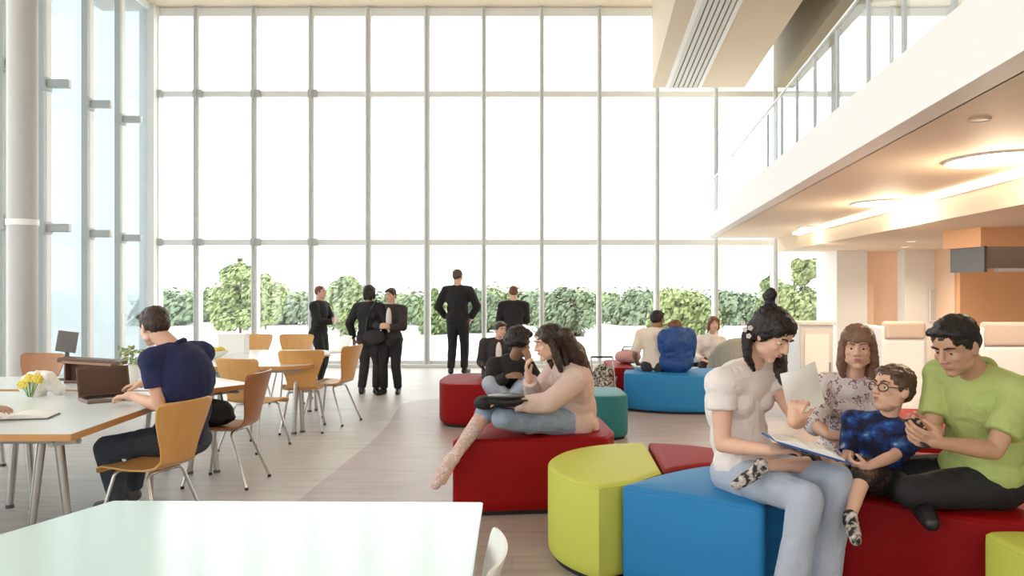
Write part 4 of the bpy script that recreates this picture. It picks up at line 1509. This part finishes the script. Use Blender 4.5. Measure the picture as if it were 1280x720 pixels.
# ------------------------------------------------------------------ standing figures by the windows
_, s1 = standing(399, 480, 12.0, 1.47, (.9, -.25), 'person in a black suit standing sideways with a white sheet, left of the pair', M['black_cloth'], M['black_cloth'], 'crop', M['hair_auburn'], M['skin_fair'],
         arms='front', vox=.010, shoes=M['black_plastic'])
_, s2 = standing(461, 492, 10.95, 1.48, (.25, .97), 'person with black hair and black jacket, left one of the standing pair, back turned', M['black_cloth'], M['charcoal'], 'bob', M['hair_black'], M['skin_brown'],
         arms='down', vox=.010, shoes=M['black_plastic'], fat=1.05)
_, s3 = standing(489, 492, 10.95, 1.44, (-.2, -.98), 'person in black and white, right one of the standing pair, facing us', M['charcoal'], M['black_cloth'], 'short', M['hair_dark'], M['skin_fair'],
         arms='front', headf=(-.5, -.85, -.1), vox=.010, shoes=M['black_plastic'])
r = s3['_']
part('shirt_front', Geo().ell(P(486, 400, 10.81), (.04, .035, .17), None, 12, 8), M['white_cotton'], r['root'], 180, base=r['base'])
_, s4 = standing(572, 467, 13.4, 1.745, (.12, .99), 'tall person in black standing at the window, back turned, hands at the pockets', M['black_cloth'], M['black_cloth'], 'crop', M['hair_brown'], M['skin_fair'],
         arms='pocket', headf=(.5, .85, 0), vox=.010, shoes=M['black_plastic'], fat=1.12)
_, s5 = standing(642, 478, 12.2, 1.47, (-.1, .99), 'smaller person in black with short auburn hair looking out of the window', M['black_cloth'], M['black_cloth'], 'crop', M['hair_auburn'], M['skin_fair'],
         arms='front', vox=.010, shoes=M['black_plastic'])
# ------------------------------------------------------------------ small things
def slab(c, u, v, su, sv, th, g=None):
    """thin box with its face spanned by u, v"""
    g = g or Geo()
    u = V(u).normalized()
    v = (V(v) - u * V(v).dot(u)).normalized()
    n = u.cross(v)
    R = Matrix((u, v, n)).transposed()
    return g.box(c, (su, sv, th), R)

# open book on the lap of the mother
A, B = P(968, 552, 3.40), P(1057, 578, 3.40)
u = (B - A)
vdir = V((.05, .25, -.018))
bk = thing('book', 'open picture book with a blue cover held above the lap of the mother', 'book', tuple(A))
o0 = A
nrm = u.normalized().cross(vdir.normalized())
c = A + u / 2 + vdir / 2 - o0
part('cover', slab(c, u, vdir, u.length, vdir.length, .008), M['book_blue'], bk)
for s in (-1, 1):
    pg = Geo()
    pts = []
    for k in range(9):
        t = k / 8
        pts.append(c + u * (.5 * s * t * .97) + nrm * (.006 + .022 * math.sin(math.pi * min(1, t * 1.15 + .05)) * .8 + .004))
    lo = [p - vdir * .48 for p in pts]
    hi = [p + vdir * .48 for p in pts]
    base = [c + u * (.5 * s * k / 8 * .97) + nrm * .0045 for k in range(9)]
    vs = lo + hi + [p - vdir * .48 for p in base] + [p + vdir * .48 for p in base]
    fs = []
    for k in range(8):
        fs += [(k, k + 1, 9 + k + 1, 9 + k), (18 + k + 1, 18 + k, 27 + k, 27 + k + 1), (k + 1, k, 18 + k, 18 + k + 1), (9 + k, 9 + k + 1, 27 + k + 1, 27 + k)]
    fs += [(0, 9, 27, 18), (8, 26, 35, 17)]
    part('pages', pg.add(vs, fs), M['paper'], bk)

# white sheet in the left hand of the mother
g = Geo()
n1, n2 = 10, 10
vs = []
for i in range(n1 + 1):
    for j in range(n2 + 1):
        a, b = i / n1 - .5, j / n2 - .5
        px = 1003 + a * 44 + b * 12
        py = 488 + b * 52 - a * 16 + (abs(a) * abs(b)) * -10
        vs.append(P(px, py, 3.65 + .06 * a - .03 * math.cos(a * 3) + .02 * b + .02 * math.sin(b * 5)))
top = vs
bot = [q + V((0, .002, 0)) for q in vs]
N = len(vs)
fs = []
for i in range(n1):
    for j in range(n2):
        k = i * (n2 + 1) + j
        fs.append((k, k + 1, k + n2 + 2, k + n2 + 1))
        fs.append((N + k + 1, N + k, N + k + n2 + 1, N + k + n2 + 2))
single('paper_sheet', g.add(top + bot, fs), M['paper'], 'crumpled white sheet held between the mother and the girl', 'paper', sm=180, base=P(1003, 488, 3.68))

# phone of the man in lime
ph = thing('phone', 'black phone in the hands of the man in lime', 'phone', tuple(P(1151, 541, 3.31)))
part('body', slab(V((0, 0, 0)), (1, .25, .05), (-.1, .55, .5), .075, .15, .009), M['black_plastic'], ph)
bevel(ph.children[0], .003)
part('screen', slab(V((-.001, -.0035, .0045)), (1, .25, .05), (-.1, .55, .5), .066, .135, .002), mat('phone_glass', (.03, .035, .05), .08), ph)

# dark bag between the boy and the man
g = Geo().ell((0, 0, .115), (.085, .11, .115)).ell((0, -.01, .06), (.095, .12, .06))
bg = thing('backpack', 'black soft bag between the boy and the man in lime', 'bag', (1.90, 3.95, .505))
link('bag_body', remesh(g, .008, 3, None, .014, name='bag'), M['black_cloth'], bg)
part('strap', Geo().tube([V((-.05, -.08, .2)), V((-.06, -.12, .12)), V((-.05, -.12, .04))], .008, 8), M['black_plastic'], bg, 60)
part('handle', Geo().tube([V((-.03, 0, .225)), V((-.015, 0, .25)), V((.015, 0, .25)), V((.03, 0, .225))], .006, 8), M['black_plastic'], bg, 60)

# black bag on the lap of the reader
b0 = P(630, 506, 5.0)
bl_ = thing('bag', 'black flat bag lying on the lap of the long haired reader', 'bag', tuple(b0))
g = Geo().ell((.02, .10, .015), (.165, .12, .042)).ell((-.12, .10, .0), (.075, .09, .045))
link('bag_body', remesh(g, .008, 3, None, .012, name='bag'), M['black_cloth'], bl_)
part('flap', Geo().ell((.02, .08, .045), (.13, .10, .014)), M['black_plastic'], bl_, 180)
part('strap', Geo().tube([V((.16, .06, .02)), V((.13, -.02, .03)), V((.05, -.03, .02)), V((-.05, -.02, .02))], .007, 8), M['black_plastic'], bl_, 60)

# ---- on the left tables -------------------------------------------------
lp = thing('laptop', 'open laptop with a dark brown screen in front of the man in navy', 'laptop', (PX(132, 5.35), 5.4, TH), math.radians(42))
# local: user sits at +x side after rotation; screen rises at far edge
part('base', Geo().box((0, -.02, .011), (.34, .23, .018)), M['keys'], lp)
bevel(lp.children[0], .005)
kb = Geo()
for r_ in range(5):
    for c_ in range(12):
        kb.box((-.143 + c_ * .026, .06 - r_ * .022, .0215), (.021, .017, .003))
part('keyboard', kb, M['black_plastic'], lp)
part('touchpad', Geo().box((0, -.095, .0205), (.10, .055, .0015)), M['bracket'], lp)
Rx = Matrix.Rotation(math.radians(-18), 3, 'X')
part('lid', Geo().box(V((0, .10, .018)) + Rx @ V((0, 0, .10)), (.33, .010, .20), Rx), M['brown_leather'], lp)
part('screen', Geo().box(V((0, .10, .018)) + Rx @ V((0, -.006, .102)), (.308, .002, .175), Rx), M['screen_brown'], lp)
part('hinge', Geo().cone((-.12, .098, .018), .007, (.12, .098, .018), .007, 10, False, False), M['black_plastic'], lp, 40)

cs = thing('case', 'open brown leather case standing behind the laptop screen', 'case', (PX(117, 6.3), 6.3, TH), math.radians(-4))
g = Geo()
g.box((0, 0, .012), (.44, .085, .024)).box((0, .035, .085), (.44, .016, .15)).box((-.21, 0, .085), (.016, .085, .15)).box((.21, 0, .085), (.016, .085, .15))
part('body', g, M['brown_leather'], cs)
bevel(cs.children[0], .006)
part('lid', Geo().box((-.02, .02, .172), (.50, .15, .035), Matrix.Rotation(.05, 3, 'Y')), M['brown_leather'], cs)
bevel(cs.children[1], .008)
part('trim', Geo().box((-.02, -.058, .16), (.40, .012, .018), Matrix.Rotation(.05, 3, 'Y')), mat('tan_leather', (.36, .20, .13), .5), cs)
tb = thing('monitor', 'small dark grey monitor seen from behind beyond the leather case', 'monitor', (PX(82, 6.5), 6.52, TH), math.radians(20))
part('panel', Geo().box((0, 0, .31), (.15, .02, .17), Matrix.Rotation(.15, 3, 'Y')), mat('slate', (.16, .16, .15), .5), tb)
bevel(tb.children[0], .006)
part('stand', Geo().box((0, .01, .13), (.03, .02, .22)), M['dark_grey'], tb)
part('foot', Geo().box((0, 0, .006), (.14, .10, .012)), M['dark_grey'], tb)

pb = thing('paper_bag', 'crumpled white paper bag on the far left of the working table', 'bag', (PX(50, 5.6), 5.6, TH))
g = Geo()
for k in range(14):
    rnd = random.Random(k)
    g.ell((rnd.uniform(-.13, .12), rnd.uniform(-.05, .05), rnd.uniform(.03, .12)), (rnd.uniform(.04, .07),) * 3)
link('wrapping', remesh(g, .008, 1, None, .03, .05, name='wrapping'), M['paper'], pb)
fl = thing('bouquet', 'yellow flowers lying beside the white paper bag', 'flowers', (PX(42, 5.5), 5.46, TH))
for k in range(9):
    rnd = random.Random(50 + k)
    c = V((rnd.uniform(-.07, .07), rnd.uniform(-.03, .03), rnd.uniform(.09, .17)))
    g = Geo()
    for q in range(6):
        a = q * 1.047
        g.ell(c + V((math.cos(a) * .018, -.004, math.sin(a) * .018)), (.013, .007, .013), None, 8, 6)
    g.ell(c + V((0, -.008, 0)), (.01, .008, .01), None, 8, 6)
    f_ = part('blossom', g, M['yellow'], fl, 180)
    part('stem', Geo().tube([c, c * .5 + V((0, .0, .0)), V((c.x * .2, 0, .008))], .003, 6), M['green_leaf'], fl)
# papers by the left edge
bo = thing('open_book', 'open book with white pages at the left edge of the table', 'book', (PX(22, 4.72), 4.66, TH), .2)
part('cover', Geo().box((0, 0, .004), (.46, .20, .008)), M['dark_grey'], bo)
for s in (-1, 1):
    g = Geo()
    pts = [(s * .22 * k / 8, .009 + .022 * math.sin(math.pi * (k / 8) ** .7)) for k in range(9)]
    vs, fs = [], []
    for (x, z) in pts:
        vs += [V((x, -.095, z)), V((x, .095, z)), V((x, -.095, .008)), V((x, .095, .008))]
    for k in range(8):
        o_ = k * 4
        fs += [(o_, o_ + 4, o_ + 5, o_ + 1), (o_ + 2, o_ + 3, o_ + 7, o_ + 6), (o_, o_ + 2, o_ + 6, o_ + 4), (o_ + 1, o_ + 5, o_ + 7, o_ + 3)]
    fs += [(0, 1, 3, 2), (32, 34, 35, 33)]
    part('pages', g.add(vs, fs), M['paper'], bo)
# cup and bottle near the laptop
vz = thing('vase', 'small glass of greenery behind the arm of the man in navy', 'vase', (PX(166, 6.15), 6.15, TH))
part('glass', Geo().cone((0, 0, 0), .04, (0, 0, .16), .05, 20, False, False), M['white_shell'], vz, 40)
g = Geo()
for k in range(60):
    rnd = random.Random(k + 200)
    c = V((rnd.gauss(0, .05), rnd.gauss(0, .04), .2 + rnd.uniform(-.04, .10)))
    a = V((rnd.gauss(0, 1), rnd.gauss(0, 1), rnd.gauss(0, 1))).normalized()
    b = a.orthogonal().normalized()
    g.add([c - a * .03, c + b * .012, c + a * .03, c - b * .012], [(0, 1, 2, 3)])
part('foliage', g, M['leaf_c'], vz)

bk2 = thing('bag', 'black bag lying on the seat of the dark wooden chair', 'bag', (PX(268, 6.05), 6.05, .43))
g = Geo().ell((0, 0, .10), (.15, .10, .10)).ell((0, 0, .06), (.16, .12, .06))
link('bag_body', remesh(g, .01, 3, None, .015, name='bag'), M['black_cloth'], bk2)
part('handle', Geo().tube([V((-.06, 0, .19)), V((-.05, 0, .25)), V((.05, 0, .25)), V((.06, 0, .19))], .008, 8), M['black_plastic'], bk2, 60)

# middle table
bw = thing('bowl', 'shallow bowl of yellow fruit at the left of the middle table', 'bowl', (PX(268, 8.6), 8.6, .70))
g = Geo()
prof = [(.05, 0), (.09, .02), (.13, .055), (.15, .085), (.143, .085), (.12, .055), (.08, .025), (.0, .018)]
vs, fs = [], []
for r_, z in prof:
    for k in range(24):
        a = 2 * math.pi * k / 24
        vs.append(V((r_ * math.cos(a), r_ * math.sin(a), z)))
for i in range(len(prof) - 1):
    for k in range(24):
        fs.append((i * 24 + k, i * 24 + (k + 1) % 24, (i + 1) * 24 + (k + 1) % 24, (i + 1) * 24 + k))
part('bowl_shell', g.add(vs, fs), M['white_shell'], bw, 40)
for k in range(6):
    a = k * 1.05
    o = single('fruit', Geo().ell((0, 0, 0), (.045, .04, .04)), M['yellow'], 'yellow fruit heaped in the shallow bowl on the middle table', 'fruit', group='fruit in the bowl', sm=180)
    o.location = (PX(268, 8.6) + .07 * math.cos(a), 8.6 + .07 * math.sin(a), .70 + .085)
bx_ = thing('box', 'white cardboard box standing behind the bowl of fruit', 'box', (PX(292, 9.2), 9.2, .70))
part('carton', Geo().box((0, 0, .10), (.30, .18, .20)), M['paper'], bx_)
part('lid', Geo().box((0, 0, .215), (.31, .19, .03)), M['white_paint'], bx_)
op = thing('open_book', 'brown covered open book at the right end of the middle table', 'book', (PX(396, 8.9), 8.9, .70), .3)
part('cover', Geo().box((0, 0, .005), (.30, .22, .01)), M['edge_wood'], op)
part('pages', Geo().box((0, 0, .018), (.28, .20, .016)), M['paper'], op)
wl = thing('laptop', 'white laptop standing open at the right end of the middle table', 'laptop', (PX(416, 9.3), 9.3, .70), math.radians(-60))
part('base', Geo().box((0, 0, .01), (.30, .21, .016)), M['white_shell'], wl)
Rx2 = Matrix.Rotation(math.radians(-25), 3, 'X')
part('lid', Geo().box(V((0, .10, .015)) + Rx2 @ V((0, 0, .10)), (.30, .01, .20), Rx2), M['white_shell'], wl)
part('keyboard', Geo().box((0, -.0, .0185), (.26, .12, .002)), M['greywhite'], wl)

# sheet of the suited figure
p_ = s1['_']['wr']['R']
single('paper_sheet', slab(V((0, 0, 0)), (.5, -.85, .1), (.2, .1, 1), .14, .18, .003), M['paper'], 'white sheet held by the suited figure left of the pair', 'paper', base=None).location = p_ + V((.06, -.06, .05))
# bag hanging at the hip of the person in the black jacket
hb = thing('handbag', 'grey bag hanging at the hip of the person in the black jacket', 'bag', tuple(P(468, 421, 10.78)))
link('bag_body', remesh(Geo().ell((0, 0, 0), (.15, .07, .10)), .012, 3, None, .02, name='bag'), M['charcoal'], hb)
part('strap', Geo().tube([V((-.12, .02, .06)), V((-.10, .06, .3)), V((.02, .08, .5))], .012, 8), M['black_plastic'], hb, 60)

# grey tub chair and bench by the far windows
tc_ = thing('tub_chair', 'rounded grey tub chair seen from behind beyond the far blue seat', 'chair', (PX(917, 10.45), 10.45, 0))
g = Geo()
prof = []
for k in range(17):
    a = math.radians(180 + 180 * k / 16)
    g.cone(V((.29 * math.cos(a), .27 * math.sin(a), .30)), .05, V((.31 * math.cos(a), .29 * math.sin(a), .42 + .36 * math.sin(math.pi * k / 16) ** .7)), .045)
link('back_shell', remesh(g, .014, 6, None, name='tub'), mat('grey_felt', (.42, .39, .32), .9), tc_)
part('cushion', Geo().ell((0, .02, .34), (.26, .26, .09)), M['charcoal'], tc_, 180)
for k in range(4):
    a = math.radians(45 + 90 * k)
    part('leg', Geo().cone((.18 * math.cos(a), .18 * math.sin(a), .30), .016, (.23 * math.cos(a), .23 * math.sin(a), 0), .012, 10), M['dark_grey'], tc_, 60)
bn = thing('bench', 'long dark bench below the windows behind the far blue seat', 'bench', (PX(880, 11.3), 11.3, 0))
part('seat', Geo().box((0, 0, .38), (1.0, .42, .06)), mat('dark_green_seat', (.03, .06, .05), .6), bn)
for sx in (-.42, .42):
    part('leg', Geo().box((sx, 0, .175), (.05, .38, .35)), M['dark_grey'], bn)

# pram and pink bag between the poufs
pr = thing('pushchair', 'small folded pushchair with grey wheels behind the teal seat', 'pushchair', (PX(755, 9.4), 9.4, 0))
for sx in (-.13, .13):
    for sy in (-.16, .16):
        w = part('wheel', Geo().tube([V((sx, sy + .075 * math.cos(a), .085 + .075 * math.sin(a))) for a in [2 * math.pi * k / 20 for k in range(20)]], .014, 8, True), M['dark_grey'], pr, 180)
        part('hub', Geo().cone((sx - .015, sy, .085), .03, (sx + .015, sy, .085), .03, 12), M['metal'], w, 60)
for sx in (-.13, .13):
    part('frame_tube', Geo().tube([V((sx, -.16, .085)), V((sx, .05, .40)), V((sx, .24, .62))], .010, 8), M['chrome'], pr, 60)
    part('frame_tube', Geo().tube([V((sx, .16, .085)), V((sx, .02, .32)), V((sx, -.12, .42))], .010, 8), M['chrome'], pr, 60)
part('push_bar', Geo().tube([V((-.13, .24, .62)), V((.13, .24, .62))], .012, 8), M['black_plastic'], pr, 60)
link('fabric_seat', remesh(Geo().ell((0, 0, .32), (.12, .16, .08)).ell((0, .12, .42), (.12, .05, .13)), .012, 3, None, .015, name='fabric'), M['bw_print'], pr)
pk = thing('bag', 'pink striped bag lying on the narrow red seat', 'bag', (PX(785, 10.3) , 10.3, .475))
link('bag_body', remesh(Geo().ell((0, 0, .09), (.17, .12, .09)), .012, 3, None, .02, name='bag'), mat('dusty_pink', (.62, .34, .32), .8), pk)
part('handle', Geo().tube([V((-.08, 0, .16)), V((-.05, 0, .22)), V((.05, 0, .22)), V((.08, 0, .16))], .009, 8), M['charcoal'], pk, 60)

# booths and cabinet at the right
def booth(p0, p1, D, ytop, yband, label, name='booth_seat'):
    x0, x1 = PX(p0, D), PX(p1, D)
    z1, z0 = CAMZ - (ytop - HOR) / FPX * D, CAMZ - (yband - HOR) / FPX * D
    w = x1 - x0
    t = thing(name, label, 'booth', ((x0 + x1) / 2, D, 0), group='high backed booths')
    o = part('back_panel', Geo().box((0, .06, z0 / 2 + .03), (w, .12, z0 - .06)), M['white_paint'], t)
    bevel(o, .03, 3)
    o = part('headrest_band', Geo().box((0, .055, (z0 + z1) / 2), (w * .98, .13, z1 - z0)), mat('beige_fabric', (.62, .50, .42), .85), t)
    bevel(o, .03, 3)
    for s in (-1, 1):
        o = part('side_wing', Geo().box((s * w / 2, .28, (z1 - .05) / 2), (.05, .5, z1 - .05)), M['white_paint'], t)
        bevel(o, .02, 3)
    o = part('seat_cushion', Geo().box((0, .38, .40), (w - .06, .48, .12)), mat('beige_fabric', (.62, .50, .42), .85), t)
    bevel(o, .03, 3)
    part('plinth', Geo().box((0, .38, .17), (w - .08, .44, .34)), M['white_paint'], t)
booth(1107, 1158, 8.2, 402, 424, 'high backed white booth with a beige band behind the boy')
booth(1232, 1300, 7.4, 403, 433, 'high backed white booth at the right edge behind the man in lime')
cb = thing('display_cabinet', 'white cabinet with a pale glass door between mother and girl', 'cabinet', (PX(1021, 8.6), 8.6, 0))
w_ = .0086 * 44
o = part('body', Geo().box((0, .2, .53), (w_, .36, 1.06)), M['white_paint'], cb)
bevel(o, .012)
part('top', Geo().box((0, .19, 1.075), (w_ + .03, .40, .03)), M['greywhite'], cb)
dr = part('door', Geo().box((0, .012, .53), (w_ - .03, .02, 1.0)), M['greywhite'], cb)
part('pane', Geo().box((0, -.002, .56), (w_ - .12, .012, .80)), mat('milky_pane', (.80, .84, .80), .15), dr)
part('handle', Geo().box((w_ / 2 - .05, -.012, .6), (.012, .02, .12)), M['chrome'], dr)
# ------------------------------------------------------------------ sky, camera, view
w = bpy.data.worlds.new('sky')
SC.world = w
w.use_nodes = True
bgn = w.node_tree.nodes['Background']
bgn.inputs['Color'].default_value = (1.0, .995, .985, 1)
bgn.inputs['Strength'].default_value = 3.5

cam = bpy.data.cameras.new('camera')
co = bpy.data.objects.new('camera', cam)
COL.objects.link(co)
co.location = (0, 0, CAMZ)
co.rotation_euler = (math.pi / 2, 0, 0)
cam.sensor_width = 36
cam.lens = 36 * FPX / 1280
cam.shift_y = -(360 - HOR) / 1280 * -1 * -1
cam.clip_end = 400
SC.camera = co
vs_ = SC.view_settings
vs_.view_transform = 'Standard'
vs_.look = 'None'
vs_.gamma = 1
vs_.use_curve_mapping = False
vs_.exposure = 0.0
SC.cycles.use_denoising = True
SC.cycles.max_bounces = 8
SC.cycles.diffuse_bounces = 5
SC.cycles.transparent_max_bounces = 16
SC.cycles.sample_clamp_indirect = 6
